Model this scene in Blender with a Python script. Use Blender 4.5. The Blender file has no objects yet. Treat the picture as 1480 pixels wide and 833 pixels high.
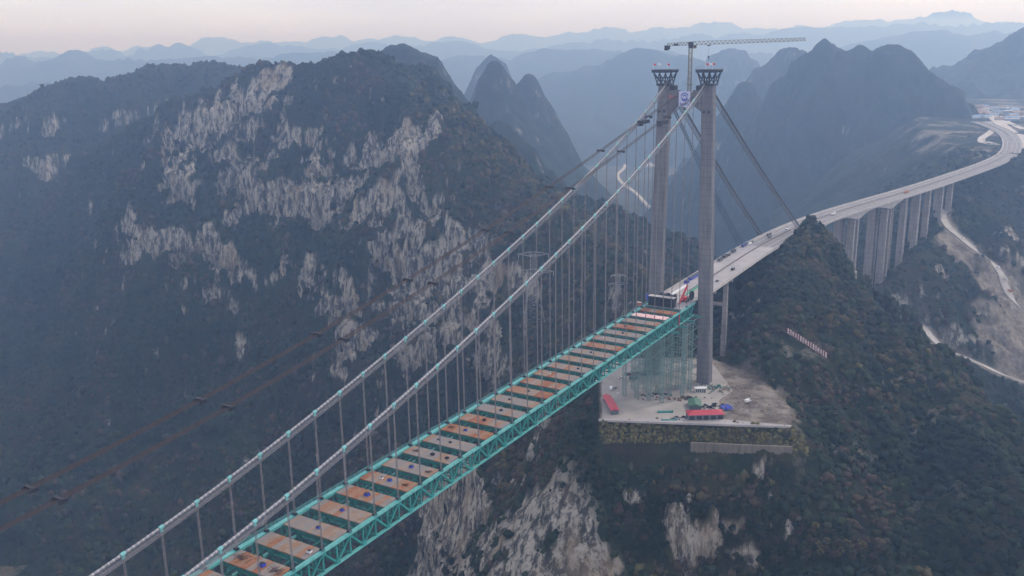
import bpy, math, random
import numpy as np
from mathutils import Matrix, Vector

sc = bpy.context.scene
# ---------------------------------------------------------------- camera, sky, sun, exposure
F_PX, PITCH, ROLL = 1324.37, 0.25486, -0.01656       # photo 1480x833, camera at the origin, z = 0
cam_d = bpy.data.cameras.new('camera'); cam = bpy.data.objects.new('camera', cam_d)
sc.collection.objects.link(cam)
cam_d.sensor_width = 36.0; cam_d.lens = F_PX / 1480 * 36
cam_d.clip_start = 1.0; cam_d.clip_end = 90000
cam.matrix_world = Matrix.Rotation(math.pi / 2 - PITCH, 4, 'X') @ Matrix.Rotation(ROLL, 4, 'Z')
sc.camera = cam

SUN_EL, SUN_AZ = math.radians(40), math.radians(62)   # azimuth clockwise from +Y (view direction)
world = bpy.data.worlds.new('World'); sc.world = world; world.use_nodes = True
wn = world.node_tree; bg = wn.nodes['Background']
sky = wn.nodes.new('ShaderNodeTexSky'); sky.sky_type = 'NISHITA'; sky.sun_disc = False
sky.sun_elevation = SUN_EL; sky.sun_rotation = SUN_AZ
sky.air_density = 1.0; sky.dust_density = 3.0; sky.ozone_density = 1.5; sky.altitude = 900
# high thin overcast: the clear sky is veiled by a pale even cloud layer
geo = wn.nodes.new('ShaderNodeTexCoord')
cn = wn.nodes.new('ShaderNodeTexNoise'); cn.inputs['Scale'].default_value = 3.2; cn.inputs['Detail'].default_value = 5
mp = wn.nodes.new('ShaderNodeMapping'); mp.inputs['Scale'].default_value = (1, 1, 5)
rmp = wn.nodes.new('ShaderNodeValToRGB')
rmp.color_ramp.elements[0].position = 0.3; rmp.color_ramp.elements[0].color = (6.3, 6.4, 7.6, 1)
rmp.color_ramp.elements[1].position = 0.75; rmp.color_ramp.elements[1].color = (9.2, 9.2, 10.4, 1)
mx = wn.nodes.new('ShaderNodeMix'); mx.data_type = 'RGBA'; mx.inputs[0].default_value = 0.82
wn.links.new(geo.outputs['Generated'], mp.inputs['Vector']); wn.links.new(mp.outputs[0], cn.inputs['Vector'])
wn.links.new(cn.outputs['Fac'], rmp.inputs['Fac'])
wn.links.new(sky.outputs[0], mx.inputs[6]); wn.links.new(rmp.outputs[0], mx.inputs[7])
wn.links.new(mx.outputs[2], bg.inputs['Color'])
bg.inputs['Strength'].default_value = 0.10

sun_d = bpy.data.lights.new('sun', 'SUN'); sun = bpy.data.objects.new('sun', sun_d)
sc.collection.objects.link(sun)
sun_d.energy = 1.4; sun_d.angle = math.radians(10); sun_d.color = (1.0, 0.93, 0.86)
sdir = Vector((math.sin(SUN_AZ) * math.cos(SUN_EL), math.cos(SUN_AZ) * math.cos(SUN_EL), math.sin(SUN_EL)))
sun.rotation_euler = sdir.to_track_quat('Z', 'Y').to_euler()

HAZE_DENSITY, HAZE_COLOR = 0.00021, (0.40, 0.61, 1.0)
sc.view_settings.view_transform = 'Standard'; sc.view_settings.look = 'None'
sc.view_settings.gamma = 1.0; sc.view_settings.use_curve_mapping = False
sc.view_settings.exposure = 0.48
sc.cycles.use_denoising = True
sc.cycles.max_bounces = 4; sc.cycles.diffuse_bounces = 2; sc.cycles.volume_bounces = 1
sc.cycles.transparent_max_bounces = 16
sc.cycles.use_adaptive_sampling = True; sc.cycles.adaptive_threshold = 0.02

# ---------------------------------------------------------------- coordinates
S = 16.0                                             # hanger spacing, metres
BX, BY, BZ, BAZ, BW = -7.32038 * S, 19.13882 * S, -11.67034 * S, 0.54138, 29.67
UX, UY = math.sin(BAZ), math.cos(BAZ); VX, VY = UY, -UX   # u runs along the bridge, v to its right

def deck_z(u):
    i = u / S
    return BZ + S * (-0.00433 * i - 0.00008 * i * i)

def B(u, v, z):
    return (BX + UX * u + VX * v, BY + UY * u + VY * v, z)

def ray(px, py):                                     # direction through a photo pixel
    a, b = px - 740, py - 416.5
    cr, sr = math.cos(ROLL), math.sin(ROLL)
    x = a * cr + b * sr; y = (-a * sr + b * cr) / F_PX
    c, s = math.cos(PITCH), math.sin(PITCH)
    return (x / F_PX, c - y * s, -s - y * c)

def at(px, py, Y):
    r = ray(px, py); t = Y / r[1]
    return (r[0] * t, Y, r[2] * t)

def at_z(px, py, z):
    r = ray(px, py); t = z / r[2]
    return (r[0] * t, r[1] * t, z)

# ---------------------------------------------------------------- objects
root_col = sc.collection

def tag(o, label=None, cat=None, group=None, kind=None):
    if label: o['label'] = label
    if cat: o['category'] = cat
    if group: o['group'] = group
    if kind: o['kind'] = kind
    return o

def thing(name, label, cat, loc=(0, 0, 0), rz=0.0, group=None):
    o = bpy.data.objects.new(name, None); root_col.objects.link(o)
    o.location = loc; o.rotation_euler = (0, 0, rz); o.empty_display_size = 1
    return tag(o, label, cat, group)

def copy_tree(o, parent=None):
    c = o.copy(); root_col.objects.link(c)
    if parent is not None: c.parent = parent
    for ch in list(o.children): copy_tree(ch, c)
    return c

class MB:
    """collects shapes, links them as one mesh"""
    def __init__(self): self.v = []; self.f = []
    def add(self, vs, fs):
        n = len(self.v); self.v += [tuple(p) for p in vs]; self.f += [tuple(i + n for i in q) for q in fs]
    def hexa(self, c):                                # 8 corners: bottom ring then top ring
        self.add(c, [(3, 2, 1, 0), (4, 5, 6, 7), (0, 1, 5, 4), (1, 2, 6, 5), (2, 3, 7, 6), (3, 0, 4, 7)])
    def box(self, x0, x1, y0, y1, z0, z1):
        self.hexa([(x0, y0, z0), (x1, y0, z0), (x1, y1, z0), (x0, y1, z0), (x0, y0, z1), (x1, y0, z1), (x1, y1, z1), (x0, y1, z1)])
    def ubox(self, u0, u1, v0, v1, z0, z1):           # box in bridge axes
        q = [(u0, v1), (u1, v1), (u1, v0), (u0, v0)]
        self.hexa([B(a, b, z0) for a, b in q] + [B(a, b, z1) for a, b in q])
    def udeck(self, u0, u1, v0, v1, dz0, dz1):        # the same, riding on the deck line
        q = [(u0, v1), (u1, v1), (u1, v0), (u0, v0)]
        self.hexa([B(a, b, deck_z(a) + dz0) for a, b in q] + [B(a, b, deck_z(a) + dz1) for a, b in q])
    def bar(self, a, b, w, h=None):
        h = h or w; a = Vector(a); b = Vector(b); d = (b - a)
        if d.length < 1e-6: return
        d.normalize(); up = Vector((0, 0, 1)) if abs(d.z) < 0.95 else Vector((UX, UY, 0))
        s = d.cross(up).normalized(); t = s.cross(d).normalized()
        s *= w / 2; t *= h / 2
        self.hexa([a - s - t, a + s - t, b + s - t, b - s - t, a - s + t, a + s + t, b + s + t, b - s + t])
    def tube(self, pts, r, n=6, r1=None):
        pts = [Vector(p) for p in pts]; m = len(pts); vs = []
        for k, p in enumerate(pts):
            d = (pts[min(k + 1, m - 1)] - pts[max(k - 1, 0)]).normalized()
            up = Vector((0, 0, 1)) if abs(d.z) < 0.95 else Vector((1, 0, 0))
            s = d.cross(up).normalized(); t = s.cross(d)
            rr = r if r1 is None else r + (r1 - r) * k / (m - 1)
            for j in range(n):
                a = 2 * math.pi * j / n
                vs.append(p + s * (rr * math.cos(a)) + t * (rr * math.sin(a)))
        fs = []
        for k in range(m - 1):
            for j in range(n):
                j2 = (j + 1) % n
                fs.append((k * n + j, k * n + j2, k * n + n + j2, k * n + n + j))
        fs.append(tuple(range(n - 1, -1, -1))); fs.append(tuple((m - 1) * n + j for j in range(n)))
        self.add(vs, fs)
    def quad(self, a, b, c, d): self.add([a, b, c, d], [(0, 1, 2, 3)])
    def build(self, name, mat, parent=None, smooth=False):
        off = Vector((0, 0, 0)); p = parent
        while p is not None: off += p.location; p = p.parent
        me = bpy.data.meshes.new(name)
        me.from_pydata([(x - off.x, y - off.y, z - off.z) for x, y, z in self.v], [], self.f)
        me.materials.append(mat)
        if smooth: me.polygons.foreach_set('use_smooth', [True] * len(me.polygons))
        me.update()
        o = bpy.data.objects.new(name, me); root_col.objects.link(o)
        if parent is not None: o.parent = parent
        return o

def lattice(mb, a, b, half, leg, brace, n, dirs=None):
    """square lattice mast from a to b, half width half"""
    a = Vector(a); b = Vector(b); d = (b - a).normalized()
    if dirs: s, t = Vector(dirs[0]), Vector(dirs[1])
    else:
        up = Vector((0, 0, 1)) if abs(d.z) < 0.9 else Vector((UX, UY, 0))
        s = d.cross(up).normalized(); t = s.cross(d).normalized()
    cs = [(s * i + t * j) * half for i, j in ((-1, -1), (1, -1), (1, 1), (-1, 1))]
    for c in cs: mb.bar(a + c, b + c, leg)
    for k in range(n):
        p = a.lerp(b, k / n); q = a.lerp(b, (k + 1) / n)
        for m in range(4):
            c0, c1 = cs[m], cs[(m + 1) % 4]
            if k % 2: c0, c1 = c1, c0
            mb.bar(p + c0, q + c1, brace); mb.bar(q + c0, q + c1, brace)

# ---------------------------------------------------------------- noise
_rs = np.random.RandomState(7)
_P = np.concatenate([_rs.permutation(4096)] * 3).astype(np.int64)
_G3 = _rs.normal(size=(4096, 3)); _G3 /= np.linalg.norm(_G3, axis=1)[:, None]

_ang = _rs.uniform(0, 2 * np.pi, 4096); _G2 = np.stack([np.cos(_ang), np.sin(_ang)], -1)
def perlin(x, y, z=None):
    if z is None:
        fx, fy = np.floor(x), np.floor(y); xi, yi = fx.astype(np.int64), fy.astype(np.int64); xf, yf = x - fx, y - fy
        u = xf * xf * xf * (xf * (xf * 6 - 15) + 10); v = yf * yf * yf * (yf * (yf * 6 - 15) + 10)
        r = []
        for i in (0, 1):
            pi = _P[(xi + i) & 4095]
            for j in (0, 1):
                h = _P[pi + ((yi + j) & 4095)]
                r.append(_G2[h, 0] * (xf - i) + _G2[h, 1] * (yf - j))
        a = r[0] + (r[2] - r[0]) * u; b = r[1] + (r[3] - r[1]) * u
        return (a + (b - a) * v) * 1.45
    xi, yi, zi = np.floor(x).astype(np.int64), np.floor(y).astype(np.int64), np.floor(z).astype(np.int64)
    xf, yf, zf = x - xi, y - yi, z - zi
    u, v, w = [t * t * t * (t * (t * 6 - 15) + 10) for t in (xf, yf, zf)]
    out = 0
    for i in (0, 1):
        wx = u if i else 1 - u
        for j in (0, 1):
            wy = v if j else 1 - v
            for k in (0, 1):
                wz = w if k else 1 - w
                h = _P[_P[_P[(xi + i) & 4095] + ((yi + j) & 4095)] + ((zi + k) & 4095)]
                g = _G3[h]
                out = out + wx * wy * wz * (g[..., 0] * (xf - i) + g[..., 1] * (yf - j) + g[..., 2] * (zf - k))
    return out * 1.6

def fbm(x, y, scale, octv=4, gain=0.5, seed=0.0, ridged=False):
    a, s, o = 1.0, 1.0 / scale, 0
    for k in range(octv):
        n = perlin(x * s + seed * 17.3 + k * 5.1, y * s - seed * 9.7 + k * 3.3)
        if ridged: n = 1 - 2 * np.abs(n)
        o = o + a * n; a *= gain; s *= 2.03
    return o

def crowns(x, y, cell, seed=0):
    """rounded bumps, one per jittered cell: the tops of a tree canopy, 0..1"""
    gx, gy = np.floor(x / cell).astype(np.int64), np.floor(y / cell).astype(np.int64)
    best = np.zeros_like(x)
    for i in (-1, 0, 1):
        for j in (-1, 0, 1):
            cx, cy = gx + i, gy + j
            h = _P[_P[(cx + seed * 131) & 4095] + (cy & 4095)]
            h2 = _P[h + 77]; h3 = _P[h2 + 33]
            px = (cx + 0.15 + 0.7 * h / 4096.0) * cell; py = (cy + 0.15 + 0.7 * h2 / 4096.0) * cell
            r = cell * (0.5 + 0.35 * h3 / 4096.0)
            d2 = ((x - px) ** 2 + (y - py) ** 2) / (r * r)
            best = np.maximum(best, np.sqrt(np.maximum(0, 1 - d2)) * (0.55 + 0.45 * h3 / 4096.0))
    return best

def sstep(a, b, x):
    t = np.clip((x - a) / (b - a), 0, 1); return t * t * (3 - 2 * t)

# ---------------------------------------------------------------- materials
def new_mat(name):
    m = bpy.data.materials.new(name); m.use_nodes = True
    nt = m.node_tree; return m, nt, nt.nodes['Principled BSDF']

def mat(name, col, rough=0.7, metal=0.0, var=0.12, scale=0.6, stretch=(1, 1, 1), col2=None, bump=0.0):
    m, nt, b = new_mat(name)
    b.inputs['Roughness'].default_value = rough; b.inputs['Metallic'].default_value = metal
    tc = nt.nodes.new('ShaderNodeTexCoord'); mpn = nt.nodes.new('ShaderNodeMapping')
    mpn.inputs['Scale'].default_value = stretch
    n = nt.nodes.new('ShaderNodeTexNoise'); n.inputs['Scale'].default_value = scale; n.inputs['Detail'].default_value = 6
    r = nt.nodes.new('ShaderNodeValToRGB')
    c2 = col2 or tuple(c * (1 + var) for c in col); c1 = tuple(c * (1 - var) for c in col) if not col2 else col
    r.color_ramp.elements[0].position = 0.32; r.color_ramp.elements[0].color = (*c1, 1)
    r.color_ramp.elements[1].position = 0.68; r.color_ramp.elements[1].color = (*c2, 1)
    nt.links.new(tc.outputs['Object'], mpn.inputs['Vector']); nt.links.new(mpn.outputs[0], n.inputs['Vector'])
    nt.links.new(n.outputs['Fac'], r.inputs['Fac']); nt.links.new(r.outputs['Color'], b.inputs['Base Color'])
    if bump:
        bp = nt.nodes.new('ShaderNodeBump'); bp.inputs['Strength'].default_value = bump
        nt.links.new(n.outputs['Fac'], bp.inputs['Height']); nt.links.new(bp.outputs[0], b.inputs['Normal'])
    return m

def banded_concrete(name, c0, c1, lift=4.5):
    """poured concrete: a faint line at every lift, stains running down"""
    m = mat(name, c0, 0.85, scale=0.25, stretch=(1, 1, .25), col2=c1)
    nt = m.node_tree; b = nt.nodes['Principled BSDF']; src = b.inputs['Base Color'].links[0].from_socket
    g = nt.nodes.new('ShaderNodeNewGeometry'); w = nt.nodes.new('ShaderNodeTexWave'); w.bands_direction = 'Z'; w.inputs['Scale'].default_value = 0.314 / lift
    w.inputs['Distortion'].default_value = 0.0; r = nt.nodes.new('ShaderNodeMapRange'); r.inputs[1].default_value = 0.0; r.inputs[2].default_value = 0.12; r.inputs[3].default_value = 0.28; r.inputs[4].default_value = 0.0
    x = nt.nodes.new('ShaderNodeMix'); x.data_type = 'RGBA'; x.inputs[7].default_value = (c0[0] * .4, c0[1] * .4, c0[2] * .4, 1)
    n = nt.nodes.new('ShaderNodeTexNoise'); n.inputs['Scale'].default_value = 0.8; mp_ = nt.nodes.new('ShaderNodeMapping'); mp_.inputs['Scale'].default_value = (1, 1, .06)
    r2 = nt.nodes.new('ShaderNodeMapRange'); r2.inputs[1].default_value = .52; r2.inputs[2].default_value = .75; r2.inputs[4].default_value = .5
    ad = nt.nodes.new('ShaderNodeMath'); ad.operation = 'ADD'; ad.use_clamp = True
    L = nt.links; L.new(g.outputs['Position'], w.inputs['Vector']); L.new(w.outputs['Fac'], r.inputs[0]); L.new(g.outputs['Position'], mp_.inputs['Vector']); L.new(mp_.outputs[0], n.inputs['Vector'])
    L.new(n.outputs['Fac'], r2.inputs[0]); L.new(r.outputs[0], ad.inputs[0]); L.new(r2.outputs[0], ad.inputs[1]); L.new(ad.outputs[0], x.inputs[0]); L.new(src, x.inputs[6]); L.new(x.outputs[2], b.inputs['Base Color'])
    return m
# ================================================================ TERRAIN
def terrain_material(name, veg_dark=(0.009, 0.018, 0.012), veg_mid=(0.021, 0.036, 0.020), brown=(0.042, 0.029, 0.024), olive=(0.070, 0.062, 0.028), brown_amt=0.5):
    m, nt, b = new_mat(name); N = nt.nodes; L = nt.links
    b.inputs['Roughness'].default_value = 0.95
    b.inputs['Specular IOR Level'].default_value = 0.1
    g = N.new('ShaderNodeNewGeometry')
    def noise(scale, detail=5, vec=None, rough=0.6):
        n = N.new('ShaderNodeTexNoise'); n.inputs['Scale'].default_value = scale; n.inputs['Detail'].default_value = detail
        n.inputs['Roughness'].default_value = rough
        L.new(vec or g.outputs['Position'], n.inputs['Vector']); return n.outputs['Fac']
    def rng(src, a, b_):
        r = N.new('ShaderNodeMapRange'); r.inputs[1].default_value = a; r.inputs[2].default_value = b_
        r.interpolation_type = 'SMOOTHSTEP'; L.new(src, r.inputs[0]); return r.outputs[0]
    def mixc(f, a, c):
        x = N.new('ShaderNodeMix'); x.data_type = 'RGBA'; L.new(f, x.inputs[0])
        for k, s in ((6, a), (7, c)):
            if isinstance(s, tuple): x.inputs[k].default_value = (*s, 1)
            else: L.new(s, x.inputs[k])
        return x.outputs[2]
    def mul(a, c):
        x = N.new('ShaderNodeMath'); x.operation = 'MULTIPLY'
        for k, s in ((0, a), (1, c)):
            if isinstance(s, (int, float)): x.inputs[k].default_value = s
            else: L.new(s, x.inputs[k])
        return x.outputs[0]
    # vegetation: crown-sized cells, drifts of bare brown and olive scrub
    vor = N.new('ShaderNodeTexVoronoi'); vor.inputs['Scale'].default_value = 0.13; L.new(g.outputs['Position'], vor.inputs['Vector'])
    sep = N.new('ShaderNodeSeparateColor'); L.new(vor.outputs['Color'], sep.inputs[0])
    c = mixc(rng(noise(0.02, 8), 0.42, 0.60), veg_dark, veg_mid)
    c = mixc(mul(rng(noise(0.0065, 8, rough=0.7), 0.47, 0.60), brown_amt), c, brown)
    ol = N.new('ShaderNodeAttribute'); ol.attribute_name = 'olive'
    c = mixc(mul(rng(noise(0.05, 6, rough=0.7), 0.42, 0.62), ol.outputs['Fac']), c, olive)
    c = mixc(mul(rng(sep.outputs[0], 0.62, 1.0), 0.55), c, brown)
    c = mixc(mul(rng(sep.outputs[1], 0.5, 1.0), 0.6), c, veg_dark)
    # rock: pale limestone with dark vertical seepage streaks and orange stains
    mp_ = N.new('ShaderNodeMapping'); mp_.inputs['Scale'].default_value = (1, 1, 0.3); L.new(g.outputs['Position'], mp_.inputs['Vector'])
    st = noise(0.16, 10, mp_.outputs[0], 0.78); st2 = noise(0.03, 5, mp_.outputs[0])
    rc = mixc(rng(st, 0.44, 0.56), (0.045, 0.045, 0.045), (0.39, 0.365, 0.325))
    rc = mixc(mul(rng(st2, 0.5, 0.7), 0.6), rc, (0.30, 0.235, 0.165))
    rk = N.new('ShaderNodeAttribute'); rk.attribute_name = 'rock'
    c = mixc(rk.outputs['Fac'], c, rc)
    so = N.new('ShaderNodeAttribute'); so.attribute_name = 'soil'
    sc_ = mixc(rng(noise(0.06, 8, rough=0.75), 0.38, 0.62), (0.12, 0.10, 0.085), (0.30, 0.265, 0.23))
    c = mixc(so.outputs['Fac'], c, sc_)
    L.new(c, b.inputs['Base Color'])
    bp = N.new('ShaderNodeBump'); bp.inputs['Strength'].default_value = 0.9; bp.inputs['Distance'].default_value = 3.0
    L.new(noise(0.25, 6, rough=0.7), bp.inputs['Height']); L.new(bp.outputs[0], b.inputs['Normal'])
    return m

T_MAT = terrain_material('hill_forest')

def ridge_z(X, Y, pts, front, back, warp=0.0, base=-600.0):
    """height under a crest polyline; front/back = [(distance, drop)] on the two sides"""
    H = np.full(X.shape, base - 400.0)
    fd, fz = zip(*front); bd, bz = zip(*back)
    pts = list(pts)
    if len(pts) == 1: pts = [pts[0], (pts[0][0] + 1, pts[0][1], pts[0][2])]
    for (ax, ay, az_), (bx, by, bz_) in zip(pts[:-1], pts[1:]):
        ex, ey = bx - ax, by - ay; L2 = ex * ex + ey * ey
        t = np.clip(((X - ax) * ex + (Y - ay) * ey) / L2, 0, 1)
        qx, qy = X - (ax + ex * t), Y - (ay + ey * t)
        d = np.hypot(qx, qy)
        side = (ex * qy - ey * qx) / (math.sqrt(L2) * np.maximum(d, 1e-6))   # -1 front .. +1 back
        k = sstep(-0.35, 0.35, side)
        dd = np.maximum(0, d + warp * np.minimum(1, d / 40))
        z = az_ + (bz_ - az_) * t - ((1 - k) * np.interp(dd, fd, fz) + k * np.interp(dd, bd, bz))
        H = np.maximum(H, z)
    return H

def grid_mesh(name, X, Y, Z, attrs=None, material=None, kind='structure'):
    nr, nc = X.shape
    co = np.stack([X, Y, Z], -1).reshape(-1, 3).astype(np.float32)
    idx = np.arange(nr * nc, dtype=np.int32).reshape(nr, nc)
    q = np.stack([idx[:-1, :-1], idx[:-1, 1:], idx[1:, 1:], idx[1:, :-1]], -1).reshape(-1, 4)
    me = bpy.data.meshes.new(name)
    me.vertices.add(len(co)); me.vertices.foreach_set('co', co.ravel())
    me.loops.add(q.size); me.loops.foreach_set('vertex_index', q.ravel())
    me.polygons.add(len(q)); me.polygons.foreach_set('loop_start', np.arange(0, q.size, 4, dtype=np.int32))
    for an, arr in (attrs or {}).items():
        a = me.attributes.new(an, 'FLOAT', 'POINT'); a.data.foreach_set('value', arr.reshape(-1).astype(np.float32))
    me.materials.append(material or T_MAT)
    me.update(calc_edges=True)
    o = bpy.data.objects.new(name, me); root_col.objects.link(o)
    if kind: o['kind'] = kind
    return o

def polar(th0, th1, r0, r1, nc, nr):
    """a fan of terrain samples: fine near the valley rim, coarse far away"""
    th = np.radians(np.linspace(th0, th1, nc)); r = np.geomspace(r0, r1, nr)
    return np.sin(th)[None, :] * r[:, None], np.cos(th)[None, :] * r[:, None]

def slope_of(X, Y, Z):
    """metres of drop per metre of ground"""
    xr, xc = np.gradient(X); yr, yc = np.gradient(Y); zr, zc = np.gradient(Z)
    J = xr * yc - xc * yr
    J = np.where(np.abs(J) < 1e-6, 1e-6, J)
    gx = (zr * yc - zc * yr) / J; gy = (xr * zc - xc * zr) / J
    return np.hypot(gx, gy)

def blur(A, n):
    for _ in range(n):
        A = (A + np.roll(A, 1, 0) + np.roll(A, -1, 0)) / 3; A = (A + np.roll(A, 1, 1) + np.roll(A, -1, 1)) / 3
    return A

FOREST = []
def hill(name, fan, hfun, rock_lo=1.25, rock_hi=1.9, canopy=3.2, cell=8.0, olive=None, soil=None, rock_extra=None, rock_bias=-0.5, material=None, trees=None, jag=1.0):
    X, Y = polar(*fan)
    Z = hfun(X, Y)
    sl = blur(slope_of(X, Y, Z), 2)
    rn = fbm(X, Y, 26, 4, 0.6, 5)
    ledge = perlin(X / 40, Y / 40, Z / 9.0)
    rock = sstep(rock_lo, rock_hi, sl + 1.0 * rn + 0.8 * ledge + rock_bias)
    if rock_extra is not None: rock = np.clip(rock + rock_extra(X, Y, Z, sl), 0, 1)
    so = soil(X, Y, Z) if soil else np.zeros_like(X)
    ol = olive(X, Y, Z) if olive else np.zeros_like(X)
    if trees:
        xr, xc = np.gradient(X); yr, yc = np.gradient(Y)
        area = np.abs(xr * yc - xc * yr) * np.sqrt(1 + np.minimum(sl, 2.0) ** 2)
        pr = area / (trees[0] ** 2) * (1 - rock) ** 2 * (1 - sstep(0.1, 0.6, so)) * (Z > -590)
        dist = np.hypot(X, Y); pr = pr * (dist > trees[1]) * (dist < trees[2])
        sel = _rs.uniform(size=X.shape) < pr
        FOREST.append((name, trees, X[sel], Y[sel], Z[sel], ol[sel]))
    cn_ = crowns(X, Y, cell) + 0.5 * crowns(X, Y, cell * 0.6, 3)
    Z = Z + canopy * cn_ * (1 - rock) * (1 - so) * (0.6 + 0.6 * sstep(-0.3, 0.6, fbm(X, Y, 60, 2, seed=8)))
    if jag:
        rk_ = rock * (1 - so)
        for sc_, am in ((24, 4.0), (9, 2.6), (4.0, 1.2)):
            X = X + rk_ * am * jag * perlin(X / sc_, Y / sc_, Z / (sc_ * 1.6)); Y = Y + rk_ * am * jag * perlin(X / sc_ + 31, Y / sc_, Z / (sc_ * 0.8) + 7)
    return grid_mesh(name, X, Y, Z, {'rock': rock * (1 - so), 'soil': so, 'olive': ol}, material)

# ---- ground sheet (valley floor) out to the horizon
Xg, Yg = polar(-75, 75, 60, 40000, 260, 300)
Zg = -602 + 6 * fbm(Xg, Yg, 400, 3)
fld = np.clip(sstep(-0.1, 0.5, fbm(Xg, Yg, 300, 4, seed=2)), 0, 1)
grid_mesh('ground', Xg, Yg, Zg, {'rock': Zg * 0, 'soil': fld * 0.25, 'olive': Zg * 0 + 1.0})

# ---- the cliff mountain on the far canyon wall
M1 = [at(150, 215, 1950), at(240, 150, 1850), at(345, 108, 1740), at(390, 98, 1700), at(440, 90, 1670), at(480, 79, 1650), at(522, 80, 1620),
      at(570, 103, 1560), at(600, 136, 1500), at(640, 140, 1450), at(668, 172, 1420), at(700, 205, 1390), at(760, 258, 1320),
      at(820, 312, 1240), at(880, 362, 1150), at(930, 402, 1060), at(955, 440, 960)]
# where bare cliff bands break out of the forest: (px, py, Y, radius across, radius in height)
CL = [(x_, y_, z_, r, h) for x_, y_, z_, r, h in (
    (300, 190, 1650, 90, 60), (380, 150, 1680, 60, 55), (420, 205, 1600, 60, 60), (365, 260, 1530, 75, 60), (440, 300, 1480, 70, 40), (500, 250, 1520, 50, 55),
    (600, 215, 1430, 60, 70), (560, 300, 1420, 60, 60), (620, 310, 1360, 45, 60), (545, 365, 1350, 50, 45), (600, 400, 1290, 60, 55), (660, 410, 1200, 40, 60), (690, 480, 1120, 45, 60),
    (215, 345, 1480, 60, 35), (265, 365, 1450, 70, 30), (320, 370, 1430, 30, 16), (85, 400, 1450, 38, 34), (440, 425, 1360, 45, 30), (500, 470, 1290, 45, 25), (600, 520, 1150, 60, 30), (740, 470, 1060, 40, 45), (262, 228, 1640, 50, 36), (372, 285, 1520, 55, 44), (480, 200, 1590, 42, 45), (520, 335, 1440, 60, 45), (640, 340, 1340, 42, 50), (420, 165, 1650, 45, 45), (350, 130, 1710, 40, 38), (320, 235, 1600, 50, 40), (700, 520, 1020, 40, 40), (590, 370, 1330, 60, 40))]
CLW = [(*at(a_, b_, c_), r * 0.82, h * 0.8) for a_, b_, c_, r, h in CL]
def h_m1s(X, Y):
    return ridge_z(X, Y, M1, [(0, 0), (40, 16), (350, 345), (470, 455), (700, 575), (950, 720)], [(0, 0), (60, 20), (300, 200), (900, 700)], 85 * fbm(X, Y, 330, 2, 0.5, 1))
def hit(px, py, fn, y0, y1, n=900):
    """first point where the view ray through a pixel meets a height function"""
    r = ray(px, py); t = np.linspace(y0, y1, n) / r[1]
    X, Y, Zr = r[0] * t, r[1] * t, r[2] * t; H = fn(X, Y); k = np.argmax(Zr < H)
    return (float(X[k]), float(Y[k]), float(H[k]))
BANDS = [([(245, 218), (300, 178), (345, 142), (395, 116)], 30, 26), ([(250, 238), (330, 262), (385, 288), (455, 305)], 28, 24), ([(400, 185), (440, 222), (500, 240), (560, 215), (612, 188)], 26, 22),
         ([(470, 270), (530, 310), (590, 350), (650, 380)], 26, 22), ([(540, 372), (600, 402), (665, 425)], 24, 22), ([(178, 322), (230, 348), (290, 362), (332, 374)], 24, 17), ([(420, 412), (490, 440), (545, 470)], 18, 13),
         ([(345, 200), (348, 290)], 26, 30), ([(592, 178), (622, 300)], 24, 30), ([(640, 440), (700, 520)], 24, 30), ([(430, 200), (425, 260)], 22, 26)]
for pl_, r_, h_ in BANDS:
    for (x0_, y0_), (x1_, y1_) in zip(pl_[:-1], pl_[1:]):
        for k_ in range(4):
            t_ = k_ / 3; CLW.append((*hit(x0_ + (x1_ - x0_) * t_, y0_ + (y1_ - y0_) * t_, h_m1s, 900, 2000, 500), r_, h_))
CLW = [(x_, y_, z_, r_ * (0.75 if i_ < 31 else 1), h_ * (0.75 if i_ < 31 else 1)) for i_, (x_, y_, z_, r_, h_) in enumerate(CLW)]
def cliff_patch(X, Y, Z):
    m = np.zeros_like(X)
    wx = 38 * fbm(X, Y, 90, 3, 0.6, 90)
    for cx, cy, cz, r, h in CLW:
        q = ((X + wx - cx) ** 2 + 0.25 * (Y - cy) ** 2) / (r * r) + (Z + 0.8 * wx - cz) ** 2 / (h * h * 1.3)
        m = np.maximum(m, 1 - sstep(0.35, 1.5, q))
    return m
def h_m1(X, Y):
    wob = 85 * fbm(X, Y, 330, 2, 0.5, 1)
    rib = 24 * fbm(X, Y, 75, 2, 0.5, 2, ridged=True) + 8 * fbm(X, Y, 24, 3, 0.55, 3, ridged=True)
    back = [(0, 0), (60, 20), (300, 200), (900, 700)]
    cl = [(0, 0), (30, 8), (90, 60), (112, 125), (180, 175), (196, 235), (262, 268), (274, 318), (350, 362), (366, 405), (470, 455), (700, 575), (950, 720)]
    sm = [(0, 0), (40, 16), (350, 345), (470, 455), (700, 575), (950, 720)]
    Hs = ridge_z(X, Y, M1, sm, back, wob + 0.8 * rib)
    Hc = ridge_z(X, Y, M1, cl, back, wob + rib)
    k = cliff_patch(X, Y, Hs)
    k = np.maximum(k, 0.22 * sstep(0.2, 0.6, fbm(X, Y, 210, 2, 0.5, 92)))
    H = Hs + (Hc - Hs) * k
    return H + 9 * fbm(X, Y, 120, 4, 0.55, 4) + 5 * fbm(X, Y, 30, 3, 0.5, 94)
def m1_rock(X, Y, Z, sl):
    k = cliff_patch(X, Y, Z)
    n = fbm(X, Y, 26, 4, 0.65, 95) + 0.75 * perlin(X / 50, Y / 50, Z / 11)
    return sstep(0.66, 0.80, k + 0.56 * n + 0.30 * perlin(X / 7, Y / 7)) * sstep(0.6, 1.1, sl)
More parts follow.
